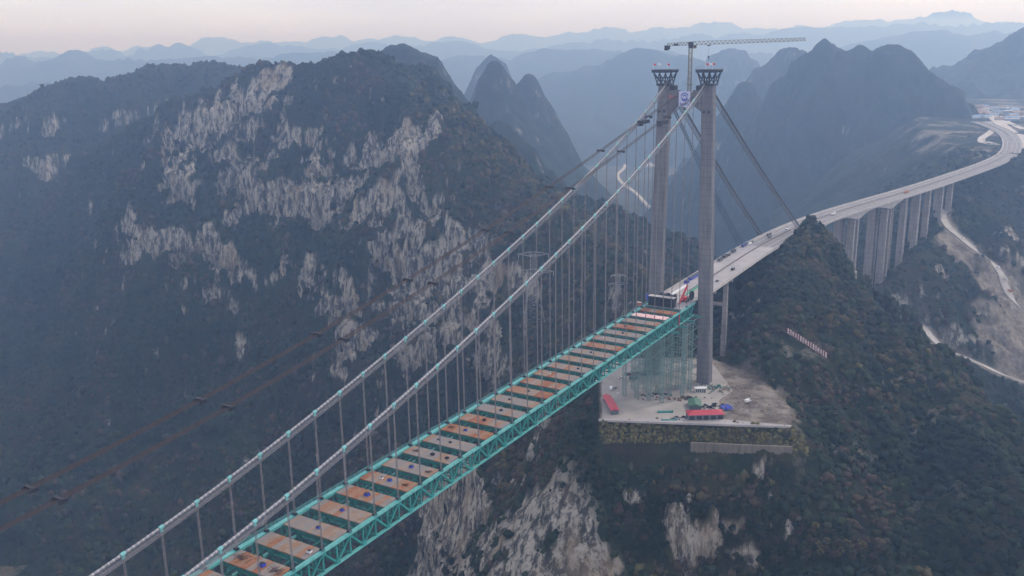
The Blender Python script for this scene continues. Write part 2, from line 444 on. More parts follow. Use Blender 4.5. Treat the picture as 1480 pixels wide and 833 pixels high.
def m1_olive(X, Y, Z):
    """yellowish grassy flank that falls to the tower"""
    P = [at(690, 215, 1400), at(740, 300, 1330), at(800, 350, 1230), at(870, 400, 1150), at(940, 440, 1000)]
    d = np.min([np.hypot(X - p[0], Y - p[1]) for p in P], 0)
    return (1 - sstep(60, 210, d + 60 * fbm(X, Y, 80, 3, 0.6, 96)))
hill('mountain', (-42, 14, 620, 2150, 1150, 900), h_m1, rock_bias=-2.0, trees=(7.6, 620, 2150, 7.2), rock_extra=m1_rock, olive=m1_olive)

# ---- farther shoulder to the left
M2 = [at(-260, 150, 2500), at(-60, 150, 2450), at(20, 148, 2400), at(60, 128, 2350), at(115, 110, 2300), at(150, 118, 2300), at(180, 108, 2280), at(235, 92, 2300), at(290, 92, 2350), at(345, 98, 2400), at(420, 95, 2500)]
def h_m2(X, Y):
    w = 70 * fbm(X, Y, 300, 2, 0.5, 6) + 24 * fbm(X, Y, 70, 3, 0.5, 7, ridged=True)
    front = [(0, 0), (60, 22), (170, 80), (188, 135), (280, 175), (298, 225), (420, 270), (436, 300), (900, 480), (1500, 800)]
    sm = [(0, 0), (60, 22), (420, 262), (900, 480), (1500, 800)]; bk = [(0, 0), (100, 40), (900, 700)]
    k = sstep(-0.1, 0.4, fbm(X, Y, 240, 3, 0.6, 99))
    return ridge_z(X, Y, M2, front, bk, w) * k + ridge_z(X, Y, M2, sm, bk, w) * (1 - k) + 12 * fbm(X, Y, 130, 4, 0.55, 8)
hill('mountain', (-46, -8, 1000, 3000, 700, 600), h_m2, canopy=2.5, rock_bias=-1.6, trees=(9.5, 1000, 2600, 7))

# ---- rounded karst peaks behind, each its own hill
def peak(px, py, Y, crest, fr=None, bk=None, amp=14, seed=0, fan=None, canopy=4.5, cell=11, n=(520, 360), rock_lo=1.9, wa=1.0):
    pts = [at(*c) for c in crest]
    fr = fr or [(0, 0), (40, 14), (120, 95), (300, 330), (600, 600), (1000, 760)]
    bk = bk or fr
    xs = [p[0] for p in pts]; ys = [p[1] for p in pts]
    ths = [math.degrees(math.atan2(x, y)) for x, y in zip(xs, ys)]
    spread = math.degrees(math.atan2(1500, min(ys)))
    f = fan or (min(ths) - spread, max(ths) + spread, max(500, min(ys) - 1000), max(ys) + 700, n[0], n[1])
    def h(X, Y_):
        w = wa * 40 * fbm(X, Y_, 260, 3, 0.5, 10 + seed) + wa * 14 * fbm(X, Y_, 60, 3, 0.5, 20 + seed, ridged=True)
        return ridge_z(X, Y_, pts, fr, bk, w) + amp * fbm(X, Y_, 150, 5, 0.55, 30 + seed)
    return hill('mountain', f, h, canopy=canopy, cell=cell, rock_lo=rock_lo, rock_hi=rock_lo + 1.2)

steep = [(0, 0), (25, 10), (90, 95), (230, 340), (420, 560), (900, 700)]
steeper = [(0, 0), (20, 12), (60, 85), (150, 270), (300, 480), (600, 640)]
peak(0, 0, 0, [(500, 95, 2300), (545, 78, 2300), (580, 68, 2300), (615, 80, 2280), (640, 108, 2250)], steep, seed=1)
peak(0, 0, 0, [(722, 180, 1950), (745, 200, 1930)], [(0, 0), (40, 25), (140, 130), (400, 400), (700, 500)], seed=2)
cone = [(0, 0), (14, 7), (45, 56), (92, 140), (170, 275), (300, 430), (500, 600), (800, 680)]
peak(0, 0, 0, [(711, 90, 2600), (718, 91, 2600)], cone, seed=3, wa=.35, amp=7)
peak(0, 0, 0, [(764, 107, 2900), (768, 108, 2900)], cone, seed=4, wa=.35, amp=7)
peak(0, 0, 0, [(735, 165, 2500), (790, 200, 2700), (815, 245, 2700)], cone, seed=14, wa=.5, amp=8)
peak(0, 0, 0, [(690, 97, 3900), (709, 81, 3900), (728, 92, 3900)], cone, seed=5, wa=.5, amp=8)
# right-hand massif behind the viaduct
peak(0, 0, 0, [(1168, 78, 2720), (1192, 57, 2700), (1222, 70, 2700), (1245, 66, 2680), (1262, 74, 2650), (1282, 63, 2620), (1318, 69, 2600), (1345, 105, 2550), (1375, 128, 2480), (1402, 165, 2380), (1416, 200, 2250)],
     [(0, 0), (25, 20), (90, 120), (200, 325), (285, 470), (380, 620), (500, 700)], seed=6, wa=.8, n=(640, 420), amp=16, rock_lo=3.0)
peak(0, 0, 0, [(1098, 95, 3500), (1140, 70, 3500), (1160, 76, 3500)], steep, seed=7)
peak(0, 0, 0, [(1076, 118, 2900), (1080, 118, 2900)], cone, seed=8, wa=.5, amp=8)
peak(0, 0, 0, [(1368, 112, 3900), (1410, 75, 3800), (1450, 58, 3700), (1500, 35, 3600), (1560, 40, 3600)], [(0, 0), (50, 20), (300, 180), (800, 420), (1500, 700)], seed=9)
peak(0, 0, 0, [(1035, 78, 5200), (1052, 68, 5200), (1066, 71, 5200), (1085, 85, 5200)], seed=10)

# far ridges, one behind the other
def far_ridge(Y, pts, seed, drop=900, amp=45, n=700, karst=75, pr=((0, 0), (200, 80), (900, 430), (2200, 620))):
    c = [at(x, y, Y + 200 * math.sin(x * 0.01 + seed)) for x, y in pts]
    f = (-36, 36, Y - 2200, Y + 1500, n, 90)
    def h(X, Y_):
        w = 200 * fbm(X, Y_, 1100, 4, 0.5, 40 + seed)
        return ridge_z(X, Y_, c, list(pr), [(0, 0), (1500, 700)], w) + amp * fbm(X, Y_, 650, 6, 0.55, 50 + seed) + karst * (crowns(X, Y_, 620, seed) + 0.6 * crowns(X, Y_, 340, seed + 9))
    return hill('mountain', f, h, canopy=0, rock_lo=50, rock_hi=60, jag=0)
far_ridge(6000, [(-100, 150), (0, 135), (60, 120), (150, 128), (250, 125), (450, 150), (600, 160), (780, 135), (812, 112), (850, 106), (880, 112), (910, 100), (940, 82), (975, 92), (1000, 130), (1200, 160), (1600, 160)], 1, amp=30, karst=45, pr=((0, 0), (120, 75), (420, 290), (750, 470), (1000, 620), (1400, 700)))
far_ridge(8000, [(-100, 105), (0, 100), (30, 93), (70, 98), (115, 86), (160, 100), (300, 92), (420, 88), (560, 92), (700, 95), (900, 88), (1000, 95), (1200, 88), (1320, 62), (1400, 52), (1440, 45), (1500, 60), (1600, 62)], 2)
far_ridge(11000, [(-100, 92), (20, 82), (90, 90), (200, 78), (260, 72), (330, 82), (420, 72), (520, 76), (640, 72), (760, 78), (850, 72), (950, 66), (1050, 60), (1150, 52), (1250, 50), (1330, 42), (1450, 40), (1600, 36)], 3)
far_ridge(15000, [(-100, 88), (60, 84), (200, 74), (300, 70), (480, 66), (600, 64), (720, 62), (850, 52), (960, 46), (1040, 40), (1130, 48), (1250, 40), (1340, 26), (1400, 24), (1480, 20), (1600, 22)], 4, amp=80)

# ---- tower spur, knoll and big near slope on the right
PAD_Z = -256.0
YARD = [(62, 607), (120, 606), (192, 590), (202, 625), (196, 690), (168, 735), (120, 742), (86, 738), (70, 700)]
def poly_sd(X, Y, P):
    """signed distance to a polygon, negative inside"""
    d2 = np.full(X.shape, 1e12); ins = np.zeros(X.shape, bool)
    for (ax, ay), (bx, by) in zip(P, P[1:] + P[:1]):
        ex, ey = bx - ax, by - ay
        t = np.clip(((X - ax) * ex + (Y - ay) * ey) / (ex * ex + ey * ey), 0, 1)
        d2 = np.minimum(d2, (X - ax - ex * t) ** 2 + (Y - ay - ey * t) ** 2)
        ins ^= ((ay > Y) != (by > Y)) & (X < (bx - ax) * (Y - ay) / (by - ay + 1e-9) + ax)
    d = np.sqrt(d2); return np.where(ins, -d, d)
GORGE = [(-300, 1300), (-190, 1120), (-110, 980), (-62, 860), (-36, 760), (-8, 680), (38, 612), (62, 575), (92, 528), (122, 470), (150, 410), (190, 330), (150, 100), (-2500, 100), (-2500, 1300)]
SPC = [at(955, 440, 960), at(950, 455, 900), (95, 780, -262), (120, 700, PAD_Z), (150, 640, PAD_Z - 4), (180, 610, PAD_Z - 4)]
KN = [B(520, 70, -232), B(600, 62, -206), B(690, 52, -182), B(735, 48, -170), at(1200, 366, 870), at(1240, 424, 810), at(1290, 480, 745), at(1345, 536, 695), at(1400, 584, 645), at(1425, 634, 600), at(1470, 690, 560), at(1560, 750, 520), at(1700, 780, 470)]
def uv(X, Y):
    return (X - BX) * UX + (Y - BY) * UY, (X - BX) * VX + (Y - BY) * VY
def h_spur(X, Y):
    w = 34 * fbm(X, Y, 150, 3, 0.5, 61) + 9 * fbm(X, Y, 40, 3, 0.55, 62, ridged=True)
    k = ridge_z(X, Y, KN, [(0, 0), (25, 6), (80, 34), (180, 78), (300, 128), (400, 200), (500, 290), (800, 600)], [(0, 0), (20, 8), (60, 50), (200, 230), (300, 330), (500, 460)], w)
    BK = [(0, 0), (20, 9), (60, 45), (200, 215), (300, 320), (500, 450)]
    ke = ridge_z(X, Y, KN[3:], BK, BK, w)
    e = sstep(0, 25, X - np.interp(Y, [470, 520, 560, 600, 645, 695, 745, 810, 870, 911, 1000], [378, 351, 333, 332, 340, 333, 322, 316, 309, 303, 285]))
    k = k * (1 - e) + ke * e
    wr = 24 * fbm(X, Y, 65, 3, 0.55, 63, ridged=True) + 8 * fbm(X, Y, 20, 3, 0.55, 64, ridged=True)
    s = ridge_z(X, Y, SPC, [(0, 0), (30, 3), (62, 14), (95, 60), (112, 130), (190, 190), (212, 290), (330, 400), (700, 700)], [(0, 0), (60, 25), (200, 170), (500, 400)], wr + 25 * fbm(X, Y, 170, 2, seed=65))
    H = np.maximum(k + 5 * fbm(X, Y, 60, 4, 0.55, 66), s + 3 * fbm(X, Y, 40, 3, seed=67))
    u, v = uv(X, Y)
    dc = v - np.interp(u, [463, 580, 700, 760, 830, 900], [14.8, 14.8, 17.5, 22, 31, 44])   # the road corridor stays clear of the hill
    low = np.where(dc > 17, -186 + (dc - 17) * 2.2, np.where(dc < -16, -197 + (dc + 16) * 0.9, -196)) - np.where(dc < 17, 0.08 * np.maximum(0, u - 640), 0)
    H = np.where((u > 470) & (u < 1000), np.minimum(H, low), H)
    g = -poly_sd(X, Y, GORGE)                                           # >0 inside the gorge
    gd = np.maximum(0, g + (0.8 * wr + 20 * fbm(X, Y, 140, 2, seed=69)) * sstep(-5, 25, g))
    H = H - np.interp(gd, [0, 5, 14, 34, 60, 82, 104, 170, 200, 330, 800], [0, 6, 40, 74, 96, 190, 215, 285, 345, 430, 760])
    d = poly_sd(X, Y, YARD)
    H = np.minimum(H, PAD_Z + 1.1 * np.maximum(d, 0) + 1)              # cut slope above the yard
    H = np.maximum(H, PAD_Z - 1.0 - 0.75 * np.maximum(d, 0) * (1 + 0.12 * fbm(X, Y, 25, 3, seed=68)) - 0.9 * np.maximum(0, d - 22))   # fill slope below it
    return np.where(d < 0, PAD_Z - 0.6, H)
def spur_soil(X, Y, Z):
    d = poly_sd(X, Y, YARD)
    e = poly_sd(X, Y, [(150, 640), (190, 602), (206, 622), (202, 660), (192, 700), (170, 715), (150, 700)])
    return np.maximum(1 - sstep(-1, 2, d), 0.85 * (1 - sstep(-6, 10, e + 12 * fbm(X, Y, 22, 4, 0.6, 70))))
def spur_rock(X, Y, Z, sl):
    g = -poly_sd(X, Y, GORGE); n = fbm(X, Y, 30, 4, 0.6, 97) + 0.6 * perlin(X / 45, Y / 45, Z / 20)
    r = sstep(0.9, 1.5, sl + 0.5 * n) * sstep(4, 20, g) * (1 - sstep(230, 420, g)) * sstep(-1.05, -0.35, n)
    d = np.hypot(X - 245, Y - 640) - 10
    return np.maximum(0.9 * r, 0.35 * sstep(0.45, 0.8, n) * (1 - sstep(40, 120, d)))
def spur_olive(X, Y, Z):
    return 0.75 * sstep(0.0, 0.5, fbm(X, Y, 130, 3, 0.5, 98))
hill('slope', (-22, 44, 300, 1150, 1250, 900), h_spur, canopy=2.0, cell=7, soil=spur_soil, rock_extra=spur_rock, rock_bias=-0.9, olive=spur_olive, trees=(3.8, 330, 1150, 4.3))

# ---- far bank with the winding roads
FB = [at(1335, 345, 1330), at(1372, 300, 1400), at(1400, 262, 1470), at(1440, 232, 1540), at(1490, 222, 1560), at(1560, 215, 1500), at(1650, 210, 1400)]
ROADS = {'upper': [(1368, 302, 1400), (1362, 312, 1370), (1372, 328, 1340), (1390, 345, 1300), (1412, 364, 1260), (1432, 380, 1230), (1447, 398, 1190), (1453, 415, 1160), (1462, 432, 1130), (1476, 446, 1110), (1500, 462, 1080), (1540, 490, 1030)],
         'lower': [(1285, 478, 1360), (1312, 470, 1340), (1332, 471, 1330), (1345, 486, 1290), (1362, 504, 1250), (1390, 517, 1220), (1420, 530, 1190), (1450, 541, 1170), (1485, 553, 1150), (1530, 570, 1120)]}
RW = {}
def h_fb0(X, Y):
    w = 30 * fbm(X, Y, 200, 3, 0.5, 81) + 9 * fbm(X, Y, 50, 3, 0.5, 82, ridged=True)
    H = ridge_z(X, Y, FB, [(0, 0), (40, 18), (180, 120), (300, 210), (420, 285), (700, 292)], [(0, 0), (60, 10), (300, 200), (700, 420)], w)
    sp_ = ridge_z(X, Y, [at(1395, 290, 1290), at(1345, 350, 1190), at(1300, 398, 1115), at(1255, 440, 1050)], [(0, 0), (30, 14), (120, 95), (300, 240), (500, 400)], [(0, 0), (30, 14), (120, 100), (300, 280), (500, 420)], w)
    H = np.maximum(H, sp_)
    # levelled plateau of the interchange behind the hill
    d = poly_sd(X, Y, [(760, 1500), (1000, 1480), (1600, 1500), (2400, 2300), (2300, 3400), (1500, 3500), (1250, 2900), (1000, 2300), (870, 1850)])
    H = np.maximum(H, -192 - 0.75 * np.maximum(0, d + 25 * fbm(X, Y, 160, 3, seed=84)))
    return H + 5 * fbm(X, Y, 90, 4, 0.55, 83) * sstep(0, 60, d)
def hit(px, py, fn, y0, y1, n=900):
    """first point where the view ray through a pixel meets a height function"""
    r = ray(px, py); t = np.linspace(y0, y1, n) / r[1]
    X, Y, Zr = r[0] * t, r[1] * t, r[2] * t; H = fn(X, Y); k = np.argmax(Zr < H)
    return (float(X[k]), float(Y[k]), float(H[k]))
for nm, pts in ROADS.items():
    w_ = np.array([hit(a, b_, h_fb0, 950, 1700) for a, b_, c in pts])
    w_[:, 2] = np.convolve(np.pad(w_[:, 2], 1, mode='edge'), [.3, .4, .3], 'valid')
    c = []
    P2 = np.vstack([2 * w_[0] - w_[1], w_, 2 * w_[-1] - w_[-2]])
    for i in range(1, len(P2) - 2):
        p0, p1, p2, p3 = P2[i - 1:i + 3]
        for k in range(8):
            t = k / 8; c.append(0.5 * (2 * p1 + (p2 - p0) * t + (2 * p0 - 5 * p1 + 4 * p2 - p3) * t * t + (3 * p1 - p0 - 3 * p2 + p3) * t ** 3))
    RW[nm] = np.array(c)
def road_dist(X, Y, pl):
    best = np.full(X.shape, 1e9); z = np.zeros_like(X)
    for a, b_ in zip(pl[:-1], pl[1:]):
        ex, ey = b_[0] - a[0], b_[1] - a[1]; L2 = ex * ex + ey * ey + 1e-9
        t = np.clip(((X - a[0]) * ex + (Y - a[1]) * ey) / L2, 0, 1)
        d = np.hypot(X - a[0] - ex * t, Y - a[1] - ey * t); m = d < best
        best = np.where(m, d, best); z = np.where(m, a[2] + (b_[2] - a[2]) * t, z)
    return best, z
RIVER_Z = -476.0
def h_fb(X, Y):
    H = h_fb0(X, Y)
    for pl in RW.values():
        d, z = road_dist(X, Y, pl[::2]); k = sstep(8, 26, d)
        H = np.where(d < 60, (z - 0.5) * (1 - k) + H * k, H)
    return H
def fb_soil(X, Y, Z):
    s_ = np.zeros_like(X); n = fbm(X, Y, 30, 4, 0.6, 85)
    for nm, pl in RW.items():
        d, z = road_dist(X, Y, pl[::2]); up = Z > z + 1
        s_ = np.maximum(s_, (1 - sstep(9, 13 , d)) + 0)
        s_ = np.maximum(s_, 0.5 * up * (1 - sstep(10, 22 if nm == 'lower' else 16, d + 14 * n)))
    for c, r in (((625, 1065), 58), ((680, 1085), 46), ((592, 1196), 26), ((650, 1150), 48), ((720, 1140), 50)):
        s_ = np.maximum(s_, 0.9 * (1 - sstep(0.75, 1.1, np.hypot(X - c[0], Y - c[1]) / r + 0.3 * n)))
    d = poly_sd(X, Y, [(780, 1560), (1000, 1540), (1600, 1560), (2300, 2300), (2300, 3200), (1500, 3300), (1200, 2800), (960, 2250), (840, 1850)])
    s_ = np.maximum(s_, (1 - sstep(-30, 20, d + 30 * n)) * (0.75 * sstep(-0.05, 0.3, fbm(X, Y, 120, 4, 0.6, 86))))
    return np.clip(s_, 0, 1)
hill('slope', (16, 46, 900, 3600, 800, 700), h_fb, canopy=2.5, cell=8, soil=fb_soil, rock_bias=-0.7, trees=(7.0, 900, 1900, 6.0))
# ================================================================ SUSPENSION BRIDGE
TEAL = mat('teal_paint', (0.016, 0.17, 0.165), 0.55, 0.0, scale=0.3, col2=(0.035, 0.27, 0.25))
TEAL_LT = mat('teal_paint_top', (0.065, 0.30, 0.285), 0.5, 0.0, scale=0.35, col2=(0.13, 0.41, 0.39))
TEAL_DK = mat('teal_paint_dark', (0.012, 0.12, 0.11), 0.6, 0.0, var=0.35, scale=0.3)  # darker teal with random tone variation
CONC = banded_concrete('tower_concrete', (0.105, 0.105, 0.118), (0.165, 0.163, 0.175))
CONC_LT = mat('pale_concrete', (0.36, 0.34, 0.33), 0.85, 0.0, scale=0.2, col2=(0.48, 0.45, 0.44))
CABLE = mat('wrapped_cable', (0.17, 0.18, 0.21), 0.5, 0.2, scale=0.5, col2=(0.28, 0.29, 0.33))
ROPE = mat('grey_rope', (0.17, 0.16, 0.17), 0.6, 0.2, var=0.2)
DARK = mat('dark_steel', (0.018, 0.022, 0.035), 0.5, 0.3, var=0.3)
BACKC = mat('bare_strand_cable', (0.035, 0.045, 0.065), 0.6, 0.2, var=0.3)
CLAMP = mat('clamp_paint', (0.16, 0.42, 0.42), 0.5, var=0.15)
ROPE_BR = mat('rusty_rope', (0.034, 0.023, 0.026), 0.8, 0.0, var=0.3)
WHITE = mat('white_paint', (0.72, 0.72, 0.74), 0.5, var=0.06)
RED = mat('red_paint', (0.55, 0.03, 0.03), 0.5, var=0.15)
BLUE = mat('blue_paint', (0.03, 0.06, 0.42), 0.5, var=0.3)
NETB = mat('blue_safety_net', (0.012, 0.03, 0.12), 0.8, var=0.3)

def mesh_net(name, col, alpha):
    m, nt, b = new_mat(name)
    b.inputs['Base Color'].default_value = (*col, 1); b.inputs['Roughness'].default_value = 0.7
    b.inputs['Alpha'].default_value = alpha
    return m
NET = mesh_net('wire_mesh_net', (0.20, 0.20, 0.22), 0.45)
NET_SIDE = mesh_net('catwalk_side_net', (0.20, 0.20, 0.23), 0.20)

def panel_material():
    """weathered steel deck plates: lengthwise strips, each rusted differently"""
    m, nt, b = new_mat('rusty_deck_plate'); N, L = nt.nodes, nt.links
    tc = N.new('ShaderNodeTexCoord'); info = N.new('ShaderNodeObjectInfo')
    sp = N.new('ShaderNodeSeparateXYZ'); L.new(tc.outputs['Generated'], sp.inputs[0])
    at_ = N.new('ShaderNodeAttribute'); at_.attribute_name = 'strip'
    ad = N.new('ShaderNodeMath'); ad.operation = 'MULTIPLY_ADD'; ad.inputs[1].default_value = 37.0
    L.new(info.outputs['Random'], ad.inputs[0]); L.new(at_.outputs['Fac'], ad.inputs[2])
    wn_ = N.new('ShaderNodeTexWhiteNoise'); wn_.noise_dimensions = '1D'; L.new(ad.outputs[0], wn_.inputs['W'])
    g = N.new('ShaderNodeNewGeometry'); n = N.new('ShaderNodeTexNoise'); n.inputs['Scale'].default_value = 0.35; n.inputs['Detail'].default_value = 8
    n.inputs['Roughness'].default_value = 0.7; L.new(g.outputs['Position'], n.inputs['Vector'])
    s = N.new('ShaderNodeMath'); s.operation = 'ADD'; L.new(n.outputs['Fac'], s.inputs[0])
    h = N.new('ShaderNodeMath'); h.operation = 'MULTIPLY_ADD'; h.inputs[1].default_value = 0.5; h.inputs[2].default_value = -0.27
    L.new(wn_.outputs['Value'], h.inputs[0]); L.new(h.outputs[0], s.inputs[1])
    # some panels are far rustier than others
    h2 = N.new('ShaderNodeMath'); h2.operation = 'MULTIPLY_ADD'; h2.inputs[1].default_value = 0.5; h2.inputs[2].default_value = -0.25
    L.new(info.outputs['Random'], h2.inputs[0])
    s2 = N.new('ShaderNodeMath'); s2.operation = 'ADD'; L.new(s.outputs[0], s2.inputs[0]); L.new(h2.outputs[0], s2.inputs[1])
    r = N.new('ShaderNodeValToRGB'); L.new(s2.outputs[0], r.inputs['Fac'])
    e = r.color_ramp.elements
    e[0].position = 0.38; e[0].color = (0.19, 0.17, 0.16, 1); e[1].position = 0.85; e[1].color = (0.21, 0.07, 0.03, 1)
    for p, c in ((0.46, (0.25, 0.19, 0.15, 1)), (0.58, (0.215, 0.14, 0.095, 1)), (0.70, (0.27, 0.12, 0.055, 1))):
        x = e.new(p); x.color = c
    L.new(r.outputs['Color'], b.inputs['Base Color']); b.inputs['Roughness'].default_value = 0.85
    return m
PLATE = panel_material()

U_T = 457.5                                           # tower centre along the bridge
bridge = thing('suspension_bridge', 'teal steel truss suspension bridge under construction with tall concrete H tower', 'bridge', B(U_T, BW / 2, -262))
I0, I1 = -4, 28
TD = 9.2                                              # truss depth
def P(i, v, dz): u = i * S; return B(u, v, deck_z(u) + dz)

for side, v in ((-1, 0.0), (1, BW)):
    m = MB()
    for i in range(I0, I1): m.udeck(i * S, (i + 1) * S, v - 0.75, v + 0.75, -1.1, 0.05)
    o = m.build('top_chord', TEAL_LT if True else TEAL, bridge)
    m = MB()
    for i in range(I0, I1): m.udeck(i * S, (i + 1) * S, v - 0.55, v + 0.55, -TD - 0.9, -TD)
    m.build('bottom_chord', TEAL_LT, bridge)
    m = MB()
    for i in range(I0, I1):
        m.bar(P(i, v, -1), P(i, v, -TD), 0.55)
        m.bar(P(i + .5, v, -1), P(i + .5, v, -TD), 0.55)
        m.bar(P(i, v, -1.2), P(i + .5, v, -TD), 0.75); m.bar(P(i + 1, v, -1.2), P(i + .5, v, -TD), 0.75)
        for f in (0.25, 0.75): m.bar(P(i + f, v, -1), P(i + f, v, -TD * 0.5), 0.32)
        m.udeck((i + .5) * S - 1.1, (i + .5) * S + 1.1, v - 0.62, v + 0.62, -TD - 0.2, -TD + 1.4)
        m.udeck(i * S - 0.9, i * S + 0.9, v - 0.80, v + 0.80, -2.0, -0.9)
    m.build('side_truss', TEAL, bridge)
    m = MB()
    for i in range(I0, I1 * 4):
        u = i * S / 4
        if u < I1 * S and u > I0 * S: m.bar(B(u, v + side * 1.5, deck_z(u)), B(u, v + side * 1.5, deck_z(u) + 1.3), 0.12)
    for i in range(I0, I1):
        for h in (0.7, 1.3): m.bar(P(i, v + side * 1.5, h), P(i + 1, v + side * 1.5, h), 0.12)
        m.udeck(i * S, (i + 1) * S, v + side * 1.15 - 0.4, v + side * 1.15 + 0.4, -0.14, 0.0)
    m.build('handrail', TEAL_LT, bridge)
    m = MB()
    if side > 0: continue
    for i in range(I0, I1): m.udeck(i * S, (i + 1) * S, v + side * 2.6 - 0.9, v + side * 2.6 + 0.9, -1.3, -1.2)
    m.build('safety_net', NETB, bridge)

for i in range(I0 * 2, I1 * 2 + 1):
    f = i / 2; m = MB()
    m.bar(P(f, 0.6, -1.6), P(f, BW - 0.6, -1.6), 0.7, 1.0); m.bar(P(f, 0.5, -TD), P(f, BW - 0.5, -TD), 0.6, 0.7)
    n = 6
    for k in range(n):
        v0, v1 = BW * k / n, BW * (k + 1) / n
        a, b_ = (-1.9, -TD + .3) if k % 2 == 0 else (-TD + .3, -1.9)
        m.bar(P(f, v0, a), P(f, v1, b_), 0.42)
        if k: m.bar(P(f, v0, -1.9), P(f, v0, -TD + .3), 0.36)
    m.build('cross_frame', TEAL_DK if i % 2 else TEAL, bridge)
m = MB()
for i in range(I0, I1):
    m.bar(P(i, 0, -TD), P(i + .5, BW / 2, -TD), 0.5); m.bar(P(i, BW, -TD), P(i + .5, BW / 2, -TD), 0.5)
    m.bar(P(i + 1, 0, -TD), P(i + .5, BW / 2, -TD), 0.5); m.bar(P(i + 1, BW, -TD), P(i + .5, BW / 2, -TD), 0.5)
    for v in (7.5, 22.2):
        m.bar(P(i, v, -1.5), P(i + 1, v, -1.5), 0.35, 0.6)
m.build('wind_bracing', TEAL_DK, bridge)

# deck panels: one per bay, the rest of each bay still open
for i in range(I0, 27):
    m = MB(); strips = []
    n = 9; a, b_ = i * S - 8.0, i * S + 1.0
    for k in range(n):
        v0 = 1.25 + (BW - 2.5) * k / n; v1 = 1.25 + (BW - 2.5) * (k + 1) / n - 0.06
        m.udeck(a, b_, v0, v1, -0.62, -0.12 + 0.015 * (k % 2)); strips += [float(k)] * 8
    o = m.build('deck_panel', PLATE, bridge)
    at_ = o.data.attributes.new('strip', 'FLOAT', 'POINT'); at_.data.foreach_set('value', strips)
    m = MB()
    for k in range(10):
        v0 = 1.6 + (BW - 3.2) * k / 9
        m.bar(B(a + 0.1, v0, deck_z(a) - 1.2), B(b_ - 0.1, v0, deck_z(b_) - 1.2), 0.18, 1.1)
    for uu in (a + 0.25, b_ - 0.25): m.bar(B(uu, 1.4, deck_z(uu) - 1.15), B(uu, BW - 1.4, deck_z(uu) - 1.15), 0.3, 1.05)
    m.build('stringer', TEAL_DK, o)

# main cables
CAB = [(-80, 17.6), (-64, 19.0), (-48, 20.8), (-32, 22.9), (-16, 25.3), (0, 28.05), (16, 30.8), (32, 33.9), (48, 36.8), (64, 40.3), (80, 43.75), (112, 50.9), (144, 58.9), (176.7, 67.3),
       (192.5, 71.7), (209.2, 76.4), (226.6, 81.2), (274.2, 96.1), (313.7, 107.7), (358.1, 122.5), (394.7, 136.3), (423.6, 147.9), (440, 156.2), (458.9, 165.7)]
cu, cz_ = zip(*CAB)
_pc = np.polyfit(np.array(cu), np.array([z + deck_z(u) for u, z in CAB]), 4)
def cab_z(u): return float(np.polyval(_pc, u))
TOPZ = cab_z(U_T)
def cable_pts(v, dz=0.0, u0=-80, step=4.0, dv=0.0):
    r = []; u = u0
    while u < U_T - 3: r.append(B(u, v + dv, cab_z(u) + dz)); u += step
    r.append(B(U_T - 2, v + dv, TOPZ + dz - 0.2)); return r
def back_pts(v, u1, z1, dz=0.0, dv=0.0, n=14):
    r = []
    for k in range(n + 1):
        t = k / n; u = U_T + 2 + (u1 - U_T - 2) * t
        r.append(B(u, v + dv, TOPZ + (z1 - TOPZ) * t - 9.0 * 4 * t * (1 - t) / 4 + dz))
    return r
